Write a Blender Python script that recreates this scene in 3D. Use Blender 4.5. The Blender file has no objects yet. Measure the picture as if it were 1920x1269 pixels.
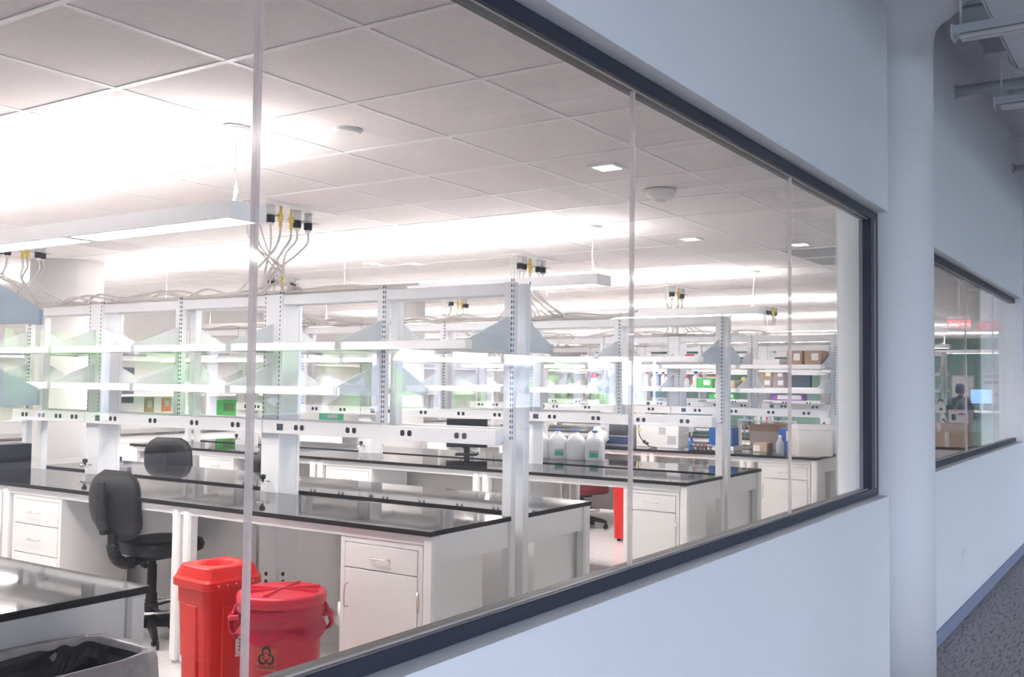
import bpy, bmesh, math, random
from math import sin, cos, pi, radians, sqrt
from mathutils import Vector, Matrix
random.seed(7)
S = bpy.context.scene
COL = S.collection

# ---------------------------------------------------------------- camera
CAM_F, YAW, PITCH, ROLL = 1873.1, radians(33.584), radians(2.464), radians(0.676)
EYE = Vector((0, -1.3444, 1.7239))
cd = bpy.data.cameras.new('camera'); cam = bpy.data.objects.new('camera', cd); COL.objects.link(cam)
cd.sensor_width = 36; cd.lens = CAM_F / 1920 * 36; cd.clip_start = .05; cd.clip_end = 400
Fw = Vector((cos(YAW) * cos(PITCH), sin(YAW) * cos(PITCH), sin(PITCH)))
Rt = Vector((sin(YAW), -cos(YAW), 0)); Up = Rt.cross(Fw)
R2 = Rt * cos(ROLL) + Up * sin(ROLL); U2 = Up * cos(ROLL) - Rt * sin(ROLL)
cam.matrix_world = Matrix(((R2.x, U2.x, -Fw.x, EYE.x), (R2.y, U2.y, -Fw.y, EYE.y), (R2.z, U2.z, -Fw.z, EYE.z), (0, 0, 0, 1)))
S.camera = cam
# ---------------------------------------------------------------- sky, daylight, exposure
W = bpy.data.worlds.new('sky'); S.world = W; W.use_nodes = True
SKY = 4.35
W.node_tree.nodes['Background'].inputs[0].default_value = (.77, .86, 1.10, 1)
W.node_tree.nodes['Background'].inputs[1].default_value = SKY
for (x, y, z), rz, w, h in (((17, -18.0, 1.74), 0, 46, 1.9), ((-2.2, -6.4, 1.75), 0, 7.4, 2.9), ((4.55, -12.2, 1.75), -90, 11.2, 2.9)):
    pl = bpy.data.lights.new('window_portal', 'AREA'); pl.shape = 'RECTANGLE'; pl.size = w; pl.size_y = h; pl.cycles.is_portal = True
    po = bpy.data.objects.new('window_portal', pl); COL.objects.link(po); po.location = (x, y, z); po.rotation_euler = (radians(90), 0, radians(rz))
LAMP_DOWN, LAMP_UP = 9.3, 7.8
S.view_settings.view_transform = 'Standard'; S.view_settings.look = 'None'
S.view_settings.gamma = 1; S.view_settings.exposure = 1.86; S.view_settings.use_curve_mapping = False

# ---------------------------------------------------------------- materials
def nodes(name):
    m = bpy.data.materials.new(name); m.use_nodes = True
    return m, m.node_tree, m.node_tree.nodes['Principled BSDF']
def mat(name, col, rough=.5, metal=0, spec=.5, bump=0, scale=200, var=0, vscale=8, trans=0, coat=0, emit=None, es=0, alpha=1):
    m, nt, p = nodes(name)
    p.inputs['Base Color'].default_value = (*col, 1); p.inputs['Roughness'].default_value = rough
    p.inputs['Metallic'].default_value = metal; p.inputs['Specular IOR Level'].default_value = spec
    if trans: p.inputs['Transmission Weight'].default_value = trans
    if coat: p.inputs['Coat Weight'].default_value = coat; p.inputs['Coat Roughness'].default_value = .05
    if alpha < 1: p.inputs['Alpha'].default_value = alpha
    if emit: p.inputs['Emission Color'].default_value = (*emit, 1); p.inputs['Emission Strength'].default_value = es
    if var or bump:
        tc = nt.nodes.new('ShaderNodeTexCoord')
    if var:
        n = nt.nodes.new('ShaderNodeTexNoise'); n.inputs['Scale'].default_value = vscale; n.inputs['Detail'].default_value = 4
        r = nt.nodes.new('ShaderNodeMapRange'); r.inputs[1].default_value = .3; r.inputs[2].default_value = .7
        r.inputs[3].default_value = 1 - var; r.inputs[4].default_value = 1 + var
        mx = nt.nodes.new('ShaderNodeVectorMath'); mx.operation = 'SCALE'; mx.inputs[0].default_value = col
        nt.links.new(tc.outputs['Object'], n.inputs['Vector']); nt.links.new(n.outputs['Fac'], r.inputs[0])
        nt.links.new(r.outputs[0], mx.inputs['Scale']); nt.links.new(mx.outputs[0], p.inputs['Base Color'])
    if bump:
        n2 = nt.nodes.new('ShaderNodeTexNoise'); n2.inputs['Scale'].default_value = scale; n2.inputs['Detail'].default_value = 3
        b = nt.nodes.new('ShaderNodeBump'); b.inputs['Strength'].default_value = bump; b.inputs['Distance'].default_value = .004
        nt.links.new(tc.outputs['Object'], n2.inputs['Vector']); nt.links.new(n2.outputs['Fac'], b.inputs['Height']); nt.links.new(b.outputs[0], p.inputs['Normal'])
    return m
M = {}
M['tile'] = mat('ceiling_tile', (.88, .83, .83), .9, bump=.25, scale=260, var=.03, vscale=60, spec=.2)
M['grid'] = mat('grid_white', (.92, .90, .90), .5, var=.01)
M['wall'] = mat('painted_wall', (.82, .84, .85), .6, bump=.06, scale=300, var=.012, vscale=3)
M['labwall'] = mat('lab_wall', (.84, .82, .80), .7, bump=.05, scale=300)
M['green'] = mat('green_wall', (.22, .36, .28), .6, bump=.05, scale=200, var=.04)
M['steel'] = mat('white_steel', (.87, .86, .86), .35, var=.01, vscale=5)
M['bracket'] = mat('grey_bracket', (.68, .70, .69), .4, var=.02)
M['rack'] = mat('rack_grey', (.82, .82, .83), .35, var=.015)
M['cab'] = mat('cabinet_white', (.86, .85, .84), .4, var=.012, vscale=4)
M['panel'] = mat('panel_grey', (.74, .72, .715), .5, var=.02)
M['epoxy'] = mat('black_epoxy', (.03, .03, .034), .04, spec=.5, var=.15, vscale=40)
M['epoxy'].node_tree.nodes['Principled BSDF'].inputs['IOR'].default_value = 3.0
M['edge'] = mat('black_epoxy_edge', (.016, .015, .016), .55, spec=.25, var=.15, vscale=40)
M['dark'] = mat('slot_dark', (.02, .02, .025), .5, var=.05)
M['outlet'] = mat('outlet_black', (.015, .016, .022), .35, var=.05)
M['port'] = mat('data_port', (.05, .06, .09), .4, var=.05)
M['chrome'] = mat('chrome', (.8, .78, .76), .2, metal=1, var=.02)
M['nickel'] = mat('brushed_nickel', (.72, .66, .60), .3, metal=1, var=.03)
M['frame'] = mat('dark_frame', (.028, .032, .048), .42, spec=.5, bump=.1, scale=500, var=.08, vscale=80)
M['bead'] = mat('frame_bead', (.45, .43, .42), .4, var=.03)
M['base'] = mat('blue_grey_base', (.24, .28, .38), .5, var=.03)
M['plastic_w'] = mat('white_plastic', (.82, .80, .78), .4, var=.015)
M['cable'] = mat('cable_beige', (.74, .70, .66), .5, var=.04, vscale=20)
M['yellow'] = mat('yellow_plug', (.85, .62, .12), .4, var=.05)
M['blackp'] = mat('black_plastic', (.012, .012, .014), .5, spec=.35, bump=.15, scale=400, var=.1)
M['fabric'] = mat('black_vinyl', (.016, .0155, .016), .55, spec=.3, bump=.35, scale=260, var=.15, vscale=30)
M['redseat'] = mat('dark_red_vinyl', (.16, .012, .015), .5, bump=.2, scale=260, var=.1)
M['seat'] = mat('black_seat_vinyl', (.009, .009, .010), .4, spec=.35, bump=.2, scale=260, var=.1)
M['red'] = mat('red_plastic', (.80, .022, .018), .42, var=.03, bump=.05, scale=120)
M['redcan'] = mat('crimson_plastic', (.60, .012, .035), .38, var=.05, bump=.05, scale=120)
M['redbag'] = mat('red_film', (.55, .015, .05), .25, var=.1, vscale=30)
M['lid'] = mat('crimson_lid', (.72, .03, .06), .35, var=.04)
M['label'] = mat('label_white', (.82, .74, .74), .6, var=.03)
M['ink'] = mat('label_ink', (.03, .02, .025), .6, var=.02)
M['inkred'] = mat('label_red', (.55, .06, .06), .6, var=.02)
M['orange'] = mat('orange_label', (.72, .10, .07), .5, var=.03)
M['bag'] = mat('black_bag', (.012, .012, .015), .22, bump=.5, scale=25, var=.1)
M['liner'] = mat('grey_liner', (.42, .40, .42), .22, var=.12, vscale=25, bump=.3, scale=30)
M['bin'] = mat('grey_bin', (.34, .33, .33), .4, var=.04)
M['jug'] = mat('translucent_jug', (.93, .94, .95), .3, var=.02, trans=.25)
M['blue'] = mat('blue_plastic', (.02, .12, .42), .4, var=.05)
M['teal'] = mat('green_label', (.05, .42, .22), .5, var=.15, vscale=60)
M['brown'] = mat('cardboard', (.42, .27, .17), .8, var=.06, vscale=12, bump=.05)
M['grybox'] = mat('greyed_cardboard', (.36, .30, .29), .8, var=.05, bump=.05)
M['foam'] = mat('foam_white', (.84, .80, .76), .85, bump=.3, scale=300, var=.02)
M['paper'] = mat('paper_white', (.85, .84, .82), .8, var=.01)
M['navy'] = mat('navy_box', (.03, .05, .13), .5, var=.06)
M['purple'] = mat('purple_print', (.35, .12, .45), .6, var=.05)
M['greenbox'] = mat('bright_green_box', (.08, .55, .10), .5, var=.05)
M['redcap'] = mat('red_cap', (.75, .03, .08), .4, var=.04)
M['glassware'] = mat('clear_plastic', (.80, .82, .84), .12, trans=.55, var=.02)
M['grey'] = mat('instrument_grey', (.45, .46, .49), .45, var=.03)
M['tan'] = mat('tan_box', (.55, .42, .30), .7, var=.04)
M['skin'] = mat('skin', (.35, .20, .14), .5, var=.05)
M['cloth'] = mat('dark_cloth', (.012, .013, .016), .8, var=.1, bump=.1)
M['trouser'] = mat('green_cloth', (.07, .11, .09), .85, var=.1, bump=.1)
M['leaf'] = mat('leaf_green', (.10, .24, .06), .5, var=.3, vscale=6)
M['tree'] = mat('tree_foliage', (.15, .33, .10), .7, var=.5, vscale=1.5)
M['bark'] = mat('bark', (.10, .07, .05), .9, var=.2)
M['lawn'] = mat('lawn', (.24, .25, .25), .9, var=.3, vscale=.6)
M['house'] = mat('white_siding', (.34, .34, .34), .6, var=.03)
M['roof'] = mat('roof_slate', (.12, .14, .18), .7, var=.1)
M['ceilc'] = mat('corridor_ceiling', (.76, .76, .78), .8, bump=.2, scale=60, var=.04, vscale=3)
M['pipe'] = mat('painted_pipe', (.60, .62, .64), .5, var=.03)
M['scrn'] = mat('screen_blue', (.25, .5, .9), .3, emit=(.42, .70, 1.0), es=.26, var=.02)
M['exit'] = mat('exit_red', (.9, .05, .06), .4, emit=(1, .05, .07), es=.6, var=.02)
M['lampd'] = mat('lamp_diffuser', (.95, .94, .92), .5, emit=(1, .95, .93), es=LAMP_DOWN, var=.01)
M['lampu'] = mat('lamp_uplight', (.95, .94, .92), .5, emit=(1, .955, .94), es=LAMP_UP, var=.01)
M['dl'] = mat('downlight_lens', (.95, .95, .95), .5, emit=(1, .96, .95), es=4, var=.01)

def floor_mat():
    m, nt, p = nodes('vinyl_floor')
    tc = nt.nodes.new('ShaderNodeTexCoord'); mp = nt.nodes.new('ShaderNodeMapping'); mp.inputs['Scale'].default_value = (1.2, 14, 1)
    n = nt.nodes.new('ShaderNodeTexNoise'); n.inputs['Scale'].default_value = 3; n.inputs['Detail'].default_value = 6
    cr = nt.nodes.new('ShaderNodeValToRGB'); cr.color_ramp.elements[0].position = .3; cr.color_ramp.elements[1].position = .7
    cr.color_ramp.elements[0].color = (.72, .69, .68, 1); cr.color_ramp.elements[1].color = (.86, .84, .83, 1)
    L = nt.links.new; L(tc.outputs['Object'], mp.inputs[0]); L(mp.outputs[0], n.inputs['Vector']); L(n.outputs['Fac'], cr.inputs[0]); L(cr.outputs[0], p.inputs['Base Color'])
    p.inputs['Roughness'].default_value = .22
    return m
def carpet_mat():
    m, nt, p = nodes('carpet')
    tc = nt.nodes.new('ShaderNodeTexCoord')
    n = nt.nodes.new('ShaderNodeTexNoise'); n.inputs['Scale'].default_value = 160; n.inputs['Detail'].default_value = 3
    mp = nt.nodes.new('ShaderNodeMapping'); mp.inputs['Scale'].default_value = (9, 60, 1)
    n3 = nt.nodes.new('ShaderNodeTexNoise'); n3.inputs['Scale'].default_value = 1; n3.inputs['Detail'].default_value = 4
    ad = nt.nodes.new('ShaderNodeMath'); ad.operation = 'ADD'
    cr = nt.nodes.new('ShaderNodeValToRGB'); cr.color_ramp.elements[0].position = .75; cr.color_ramp.elements[1].position = 1.25
    cr.color_ramp.elements[0].color = (.13, .12, .125, 1); cr.color_ramp.elements[1].color = (.50, .46, .46, 1)
    hf = nt.nodes.new('ShaderNodeMath'); hf.operation = 'MULTIPLY'; hf.inputs[1].default_value = 1.0
    b = nt.nodes.new('ShaderNodeBump'); b.inputs['Strength'].default_value = .6; b.inputs['Distance'].default_value = .006
    L = nt.links.new; L(tc.outputs['Object'], n.inputs['Vector']); L(tc.outputs['Object'], mp.inputs[0]); L(mp.outputs[0], n3.inputs['Vector'])
    L(n.outputs['Fac'], ad.inputs[0]); L(n3.outputs['Fac'], ad.inputs[1]); L(ad.outputs[0], cr.inputs[0]); L(cr.outputs[0], p.inputs['Base Color'])
    L(n.outputs['Fac'], b.inputs['Height']); L(b.outputs[0], p.inputs['Normal'])
    p.inputs['Roughness'].default_value = .95; p.inputs['Specular IOR Level'].default_value = .1
    return m
def concrete_mat():
    m, nt, p = nodes('painted_concrete')
    tc = nt.nodes.new('ShaderNodeTexCoord')
    v = nt.nodes.new('ShaderNodeTexVoronoi'); v.inputs['Scale'].default_value = 24; v.inputs['Randomness'].default_value = 1
    n = nt.nodes.new('ShaderNodeTexNoise'); n.inputs['Scale'].default_value = 5; n.inputs['Detail'].default_value = 5
    r = nt.nodes.new('ShaderNodeMapRange'); r.inputs[1].default_value = .035; r.inputs[2].default_value = .10; r.inputs[3].default_value = 0; r.inputs[4].default_value = 1
    r2 = nt.nodes.new('ShaderNodeMapRange'); r2.inputs[1].default_value = .56; r2.inputs[2].default_value = .68; r2.inputs[3].default_value = 1; r2.inputs[4].default_value = 0
    mx = nt.nodes.new('ShaderNodeMath'); mx.operation = 'MAXIMUM'
    cr = nt.nodes.new('ShaderNodeMix'); cr.data_type = 'RGBA'
    cr.inputs[6].default_value = (.36, .36, .37, 1); cr.inputs[7].default_value = (.79, .80, .80, 1)
    b = nt.nodes.new('ShaderNodeBump'); b.inputs['Strength'].default_value = .5; b.inputs['Distance'].default_value = .004
    b2 = nt.nodes.new('ShaderNodeBump'); b2.inputs['Strength'].default_value = .12; b2.inputs['Distance'].default_value = .01
    L = nt.links.new
    L(tc.outputs['Object'], v.inputs['Vector']); L(tc.outputs['Object'], n.inputs['Vector'])
    L(v.outputs['Distance'], r.inputs[0]); L(n.outputs['Fac'], r2.inputs[0]); L(r.outputs[0], mx.inputs[0]); L(r2.outputs[0], mx.inputs[1])
    L(mx.outputs[0], cr.inputs[0]); L(cr.outputs[2], p.inputs['Base Color']); L(mx.outputs[0], b.inputs['Height'])
    L(n.outputs['Fac'], b2.inputs['Height']); L(b2.outputs[0], b.inputs['Normal']); L(b.outputs[0], p.inputs['Normal'])
    p.inputs['Roughness'].default_value = .6
    return m
def glass_mat():
    m = bpy.data.materials.new('window_glass'); m.use_nodes = True; nt = m.node_tree; nt.nodes.clear(); N = nt.nodes.new; L = nt.links.new
    g = N('ShaderNodeNewGeometry'); d = N('ShaderNodeVectorMath'); d.operation = 'DOT_PRODUCT'
    L(g.outputs['Incoming'], d.inputs[0]); L(g.outputs['Normal'], d.inputs[1])
    a = N('ShaderNodeMath'); a.operation = 'ABSOLUTE'; L(d.outputs['Value'], a.inputs[0])
    s = N('ShaderNodeMath'); s.operation = 'SUBTRACT'; s.inputs[0].default_value = 1; L(a.outputs[0], s.inputs[1])
    q = N('ShaderNodeMath'); q.operation = 'POWER'; q.inputs[1].default_value = 5; L(s.outputs[0], q.inputs[0])
    f = N('ShaderNodeMath'); f.operation = 'MULTIPLY_ADD'; f.inputs[1].default_value = .96; f.inputs[2].default_value = .04; L(q.outputs[0], f.inputs[0])
    t = N('ShaderNodeBsdfTransparent'); t.inputs[0].default_value = (.985, .995, .99, 1)
    gl = N('ShaderNodeBsdfGlossy'); gl.inputs['Roughness'].default_value = 0; gl.inputs[0].default_value = (1, 1, 1, 1)
    mx = N('ShaderNodeMixShader'); o = N('ShaderNodeOutputMaterial')
    L(f.outputs[0], mx.inputs[0]); L(t.outputs[0], mx.inputs[1]); L(gl.outputs[0], mx.inputs[2]); L(mx.outputs[0], o.inputs[0])
    return m
M['floor'] = floor_mat(); M['carpet'] = carpet_mat(); M['concrete'] = concrete_mat(); M['glass'] = glass_mat()
def joint_mat():
    m = bpy.data.materials.new('silicone_joint'); m.use_nodes = True; nt = m.node_tree; nt.nodes.clear(); N = nt.nodes.new; L = nt.links.new
    tc = N('ShaderNodeTexCoord'); n = N('ShaderNodeTexNoise'); n.inputs['Scale'].default_value = 18; L(tc.outputs['Object'], n.inputs['Vector'])
    r = N('ShaderNodeMapRange'); r.inputs[3].default_value = .45; r.inputs[4].default_value = .75; L(n.outputs['Fac'], r.inputs[0])
    t = N('ShaderNodeBsdfTranslucent'); t.inputs[0].default_value = (.93, .86, .86, 1)
    d = N('ShaderNodeBsdfDiffuse'); d.inputs[0].default_value = (.75, .70, .70, 1)
    tr = N('ShaderNodeBsdfTransparent'); a = N('ShaderNodeMixShader'); a.inputs[0].default_value = .25; b = N('ShaderNodeMixShader'); o = N('ShaderNodeOutputMaterial')
    L(t.outputs[0], a.inputs[1]); L(d.outputs[0], a.inputs[2]); L(r.outputs[0], b.inputs[0]); L(tr.outputs[0], b.inputs[1]); L(a.outputs[0], b.inputs[2]); L(b.outputs[0], o.inputs[0])
    return m
M['joint'] = joint_mat()

# ---------------------------------------------------------------- mesh builder
def ring(cx, cy, a, b, n, z, N=32, rot=0):
    out = []
    for i in range(N):
        t = 2 * pi * (i + .5) / N; c, s = cos(t), sin(t)
        x = a * math.copysign(abs(c) ** (2 / n), c); y = b * math.copysign(abs(s) ** (2 / n), s)
        out.append((cx + x * cos(rot) - y * sin(rot), cy + x * sin(rot) + y * cos(rot), z))
    return out
def smooth_path(pts, k=6):
    P = [Vector(p) for p in pts]; P = [2 * P[0] - P[1]] + P + [2 * P[-1] - P[-2]]; out = []
    for i in range(1, len(P) - 2):
        for j in range(k):
            t = j / k; a, b, c, d = P[i - 1:i + 3]
            out.append(.5 * ((2 * b) + (c - a) * t + (2 * a - 5 * b + 4 * c - d) * t * t + (3 * b - a - 3 * c + d) * t ** 3))
    return out + [P[-2]]
class MB:
    def __init__(s): s.v = []; s.f = []; s.sm = []
    def add(s, vs, fs, smooth=False):
        o = len(s.v); s.v += [tuple(p) for p in vs]; s.f += [tuple(i + o for i in f) for f in fs]; s.sm += [smooth] * len(fs); return s
    def box(s, x0, x1, y0, y1, z0, z1, b=0):
        if not b:
            v = [(x, y, z) for z in (z0, z1) for y in (y0, y1) for x in (x0, x1)]
            return s.add(v, [(0, 2, 3, 1), (4, 5, 7, 6), (0, 1, 5, 4), (2, 6, 7, 3), (0, 4, 6, 2), (1, 3, 7, 5)])
        b = min(b, (x1 - x0) / 2.01, (y1 - y0) / 2.01, (z1 - z0) / 2.01)
        def rr(i, z): return [(x0 + i + (b if i == 0 else 0), y0 + i, z), (x1 - i - (b if i == 0 else 0), y0 + i, z), (x1 - i, y0 + i + (b if i == 0 else 0), z), (x1 - i, y1 - i - (b if i == 0 else 0), z),
                               (x1 - i - (b if i == 0 else 0), y1 - i, z), (x0 + i + (b if i == 0 else 0), y1 - i, z), (x0 + i, y1 - i - (b if i == 0 else 0), z), (x0 + i, y0 + i + (b if i == 0 else 0), z)]
        def ri(z): return [(x0 + b, y0 + b * .6, z), (x1 - b, y0 + b * .6, z), (x1 - b * .6, y0 + b, z), (x1 - b * .6, y1 - b, z), (x1 - b, y1 - b * .6, z), (x0 + b, y1 - b * .6, z), (x0 + b * .6, y1 - b, z), (x0 + b * .6, y0 + b, z)]
        return s.loft([ri(z0), rr(0, z0 + b * .6), rr(0, z1 - b * .6), ri(z1)])
    def loft(s, loops, cap=True, smooth=False, cap0=True):
        n = len(loops[0]); vs = [p for l in loops for p in l]; fs = []
        for k in range(len(loops) - 1):
            for i in range(n):
                j = (i + 1) % n; fs.append((k * n + i, k * n + j, (k + 1) * n + j, (k + 1) * n + i))
        s.add(vs, fs, smooth)
        if cap:
            o = len(s.v) - len(vs)
            if cap0: s.f.append(tuple(o + i for i in reversed(range(n)))); s.sm.append(False)
            s.f.append(tuple(o + (len(loops) - 1) * n + i for i in range(n))); s.sm.append(False)
        return s
    def lathe(s, cx, cy, prof, N=20, cap=True, smooth=True):
        return s.loft([[(cx + r * cos(2 * pi * i / N), cy + r * sin(2 * pi * i / N), z) for i in range(N)] for r, z in prof], cap, smooth)
    def tube(s, pts, r, N=6, smooth=True):
        P = [Vector(p) for p in pts]; loops = []; up = None
        for i, p in enumerate(P):
            t = (P[min(i + 1, len(P) - 1)] - P[max(i - 1, 0)])
            t = t.normalized() if t.length > 1e-9 else Vector((0, 0, 1))
            if up is None: up = t.orthogonal().normalized()
            up = (up - t * up.dot(t)); up = up.normalized() if up.length > 1e-6 else t.orthogonal().normalized()
            sd = t.cross(up); rr = r[i] if isinstance(r, (list, tuple)) else r
            loops.append([p + (up * cos(2 * pi * k / N) + sd * sin(2 * pi * k / N)) * rr for k in range(N)])
        return s.loft(loops, True, smooth)
    def prism(s, poly, axis, a, b):
        n = len(poly)
        def P(u, v, w): return {'x': (w, u, v), 'y': (u, w, v), 'z': (u, v, w)}[axis]
        return s.loft([[P(u, v, a) for u, v in poly], [P(u, v, b) for u, v in poly]])
    def ico(s, c, r, sub=1, sq=(1, 1, 1), jit=0):
        bm = bmesh.new(); bmesh.ops.create_icosphere(bm, subdivisions=sub, radius=1)
        vs = []
        for v in bm.verts:
            k = 1 + random.uniform(-jit, jit); vs.append((c[0] + v.co.x * r * sq[0] * k, c[1] + v.co.y * r * sq[1] * k, c[2] + v.co.z * r * sq[2] * k))
        s.add(vs, [tuple(v.index for v in f.verts) for f in bm.faces], True); bm.free(); return s
    def mesh(s, name):
        me = bpy.data.meshes.new(name); me.from_pydata(s.v, [], s.f); me.polygons.foreach_set('use_smooth', s.sm)
        bm = bmesh.new(); bm.from_mesh(me); bmesh.ops.recalc_face_normals(bm, faces=bm.faces); bm.to_mesh(me); bm.free()
        me.update(); return me
    def build(s, name, m, parent=None, loc=(0, 0, 0), rot=(0, 0, 0), kind=None):
        return link(name, s.mesh(name), M[m] if isinstance(m, str) else m, parent, loc, rot, kind)
def link(name, me, m, parent=None, loc=(0, 0, 0), rot=(0, 0, 0), kind=None):
    if m is not None and not me.materials: me.materials.append(m)
    o = bpy.data.objects.new(name, me); COL.objects.link(o); o.parent = parent; o.location = loc; o.rotation_euler = rot
    if kind: o['kind'] = kind
    return o
CACHE = {}
def cached(key, fn):
    if key not in CACHE: CACHE[key] = fn().mesh(str(key[0]) if isinstance(key, tuple) else key)
    return CACHE[key]
def inst(name, key, fn, m, parent=None, loc=(0, 0, 0), rot=(0, 0, 0)):
    return link(name, cached(key, fn), M[m], parent, loc, rot)
def tag(o, label, cat, group=None):
    o['label'] = label; o['category'] = cat
    if group: o['group'] = group
    return o
def thing(name, label, cat, loc=(0, 0, 0), rz=0, group=None):
    o = bpy.data.objects.new(name, None); COL.objects.link(o); o.location = loc; o.rotation_euler = (0, 0, rz); o.empty_display_size = .1
    return tag(o, label, cat, group)
def text(name, body, size, m, parent, loc, rot, ext=.001, align='CENTER'):
    c = bpy.data.curves.new(name, 'FONT'); c.body = body; c.size = size; c.extrude = ext; c.align_x = align; c.align_y = 'CENTER'
    c.materials.append(M[m]); o = bpy.data.objects.new(name, c); COL.objects.link(o)
    me = bpy.data.meshes.new_from_object(o.evaluated_get(bpy.context.evaluated_depsgraph_get())); bpy.data.objects.remove(o)
    return link(name, me, None, parent, loc, rot)
def copy_tree(o, parent=None):
    kids = list(o.children); c = o.copy(); COL.objects.link(c); c.parent = parent
    for k in kids: copy_tree(k, c)
    return c
def struct(name, mb, m, parent=None): 
    return mb.build(name, m, parent, kind='structure' if parent is None else None)

# ---------------------------------------------------------------- dimensions
CZ, T, GX, GY = 2.79, .6096, 2.2316, 1.3017
LX0, LX1, LY1 = -2.6, 24.0, 11.2
WT = .975                                     # worktop height
# ---------------------------------------------------------------- lab shell
struct('floor', MB().box(LX0, LX1, .05, LY1, -.1, 0), 'floor')
struct('floor_corridor', MB().box(-6, 42, -18.4, .05, -.1, 0), 'carpet')
struct('wall_back', MB().box(LX0 - .2, LX1 + .2, LY1, LY1 + .2, 0, 2.9), 'labwall')
struct('wall_far', MB().box(LX1, LX1 + .2, 0, LY1, 0, 2.9), 'green')
struct('wall_left', MB().box(LX0 - .2, LX0, 0, LY1, 0, 2.9), 'labwall')
ceil = struct('ceiling', MB().box(LX0 - .2, LX1 + .2, .12, LY1 + .2, 2.83, 2.95), 'labwall')
VENTS = {(1, 2): 1, (6, 2): 1, (11, 2): 1, (4, 7): 1}
RETURNS = {(9, -1): 1, (10, -1): 1}
cells = []
for u in range(-8, 36):
    for v in range(-2, 16):
        if (u, v) in VENTS or (u, v) in RETURNS: continue
        x, y = GX + (u + .5) * T, GY + (v + .5) * T
        if x > LX1 - .1 or y > LY1: continue
        d = Vector((x, y, CZ)) - EYE; z = d.dot(Fw)
        px, py = d.dot(R2) / max(z, .01) * CAM_F, -d.dot(U2) / max(z, .01) * CAM_F
        vis = z > 0 and -1060 < px < 960 and py > -760
        cells.append((0 if vis else 1, d.length, x, y))
cells.sort()
def tile_mb(): return MB().loft([[(-h_, -h_, CZ + z_), (h_, -h_, CZ + z_), (h_, h_, CZ + z_), (-h_, h_, CZ + z_)] for h_, z_ in ((.2915, .003), (.2945, .006), (.2945, .022))])
for _, _, x, y in cells[:290]: inst('ceiling_tile', 'ceiling_tile', tile_mb, 'tile', ceil, (x, y, 0))
rest = MB()
for _, _, x, y in cells[290:]: rest.box(x - .2935, x + .2935, y - .2935, y + .2935, CZ + .003, CZ + .022)
rest.build('ceiling_tile', 'tile', ceil, kind='stuff')
for u in range(-8, 36):
    x = GX + u * T
    if x < LX1: MB().box(x - .012, x + .012, .13, LY1, CZ - .001, CZ + .008).build('ceiling_bar', 'grid', ceil)
for v in range(-2, 17):
    y = GY + v * T
    if .13 < y < LY1: MB().box(LX0, LX1, y - .012, y + .012, CZ, CZ + .008).build('ceiling_bar', 'grid', ceil)
# ---------------------------------------------------------------- window wall
def win_wall(name, x0, x1, ox0, ox1, zb, zt):
    m = MB(); t0, t1 = 0, .17
    m.box(x0, x1, t0, t1, 0, zb).box(x0, x1, t0, t1, zt, 4.7)
    if ox0 > x0: m.box(x0, ox0, t0, t1, zb, zt)
    if ox1 < x1: m.box(ox1, x1, t0, t1, zb, zt)
    return struct(name, m, 'wall')
ZB, ZT = 1.109, 2.71
win_wall('wall_corridor', -6, 5.86, -2.5, 5.86, ZB, ZT)
ZB2, ZT2 = 1.152, 2.665
win_wall('wall_corridor', 6.36, 12.0, 6.52, 11.78, ZB2, ZT2)
win_wall('wall_corridor', 12.3, 42, 42, 42, ZB2, ZT2)
def window(n, x0, x1, zb, zt, joints):
    r = bpy.data.objects.new('window_%d' % n, None); COL.objects.link(r); r['kind'] = 'structure'
    yg, yd = .0956, .066
    MB().box(x0, x1, yd, .135, zb, zb + .041, .003).build('frame_rail', 'frame', r)
    MB().box(x0, x1, yd, .135, zt - .048, zt, .003).build('frame_rail', 'frame', r)
    for z in (zb + .041, zt - .051): MB().box(x0, x1, yg - .012, yg - .007, z, z + .003).build('frame_bead', 'bead', r)
    if n == 1: MB().box(x1 - .15, x1, yd, .135, zb + .041, zt - .048, .003).build('frame_jamb', 'frame', r)
    if n == 1: MB().box(x1 - .085, x1 - .07, yd - .003, yd, zb + .041, zt - .048).build('frame_bead', 'bead', r)
    xs = [x0] + joints + [x1 - (.14 if n == 1 else 0)]
    for a, b in zip(xs[:-1], xs[1:]):
        MB().box(a + .003, b - .003, yg - .005, yg + .005, zb + .03, zt - .03).build('pane', 'glass', r)
    for a in joints: MB().box(a - .0045, a + .0045, yg - .007, yg + .007, zb + .041, zt - .05).build('glass_joint', 'joint', r)
window(1, -2.5, 5.905, ZB, ZT, [-.29, 1.288, 2.854, 4.423])
window(2, 6.52, 11.78, ZB2, ZT2, [7.45, 8.95, 10.43])
struct('baseboard_corridor', MB().box(-6, 5.86, -.013, 0, 0, .10, .003), 'base')
struct('baseboard_corridor', MB().box(6.36, 42, -.013, 0, 0, .10, .003), 'base')
# columns between the windows: round concrete shafts with a flared capital
def column(x, y, r, ztop, flare, name='column'):
    prof = [(r, 0), (r, 1.0), (r, 2.0), (r, 3.25)]
    if flare: prof += [(r + .003, 3.255), (r + .003, 3.70), (r + .01, 3.80), (r + .03, 3.86), (r + .075, 3.91), (r + .13, 3.95), (r + .24, 4.05), (r + .48, 4.28), (r + .7, 4.5), (r + .7, 4.62)]
    else: prof[-1] = (r, ztop)
    o = MB().lathe(x, y, prof, 48).build(name, 'concrete'); o['kind'] = 'structure'; return o
column(6.19, .095, .273, 4.6, True); column(12.15, -.0, .271, 4.6, True); column(0.1, .36, .26, 2.8, False)
for x, y in ((5.47, 7.3), (10.45, 7.4), (16.6, 7.3), (-.6, 7.3)):
    o = MB().lathe(x, y, [(.32, 0), (.32, 2.82)], 48).build('column', 'labwall'); o['kind'] = 'structure'
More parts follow.
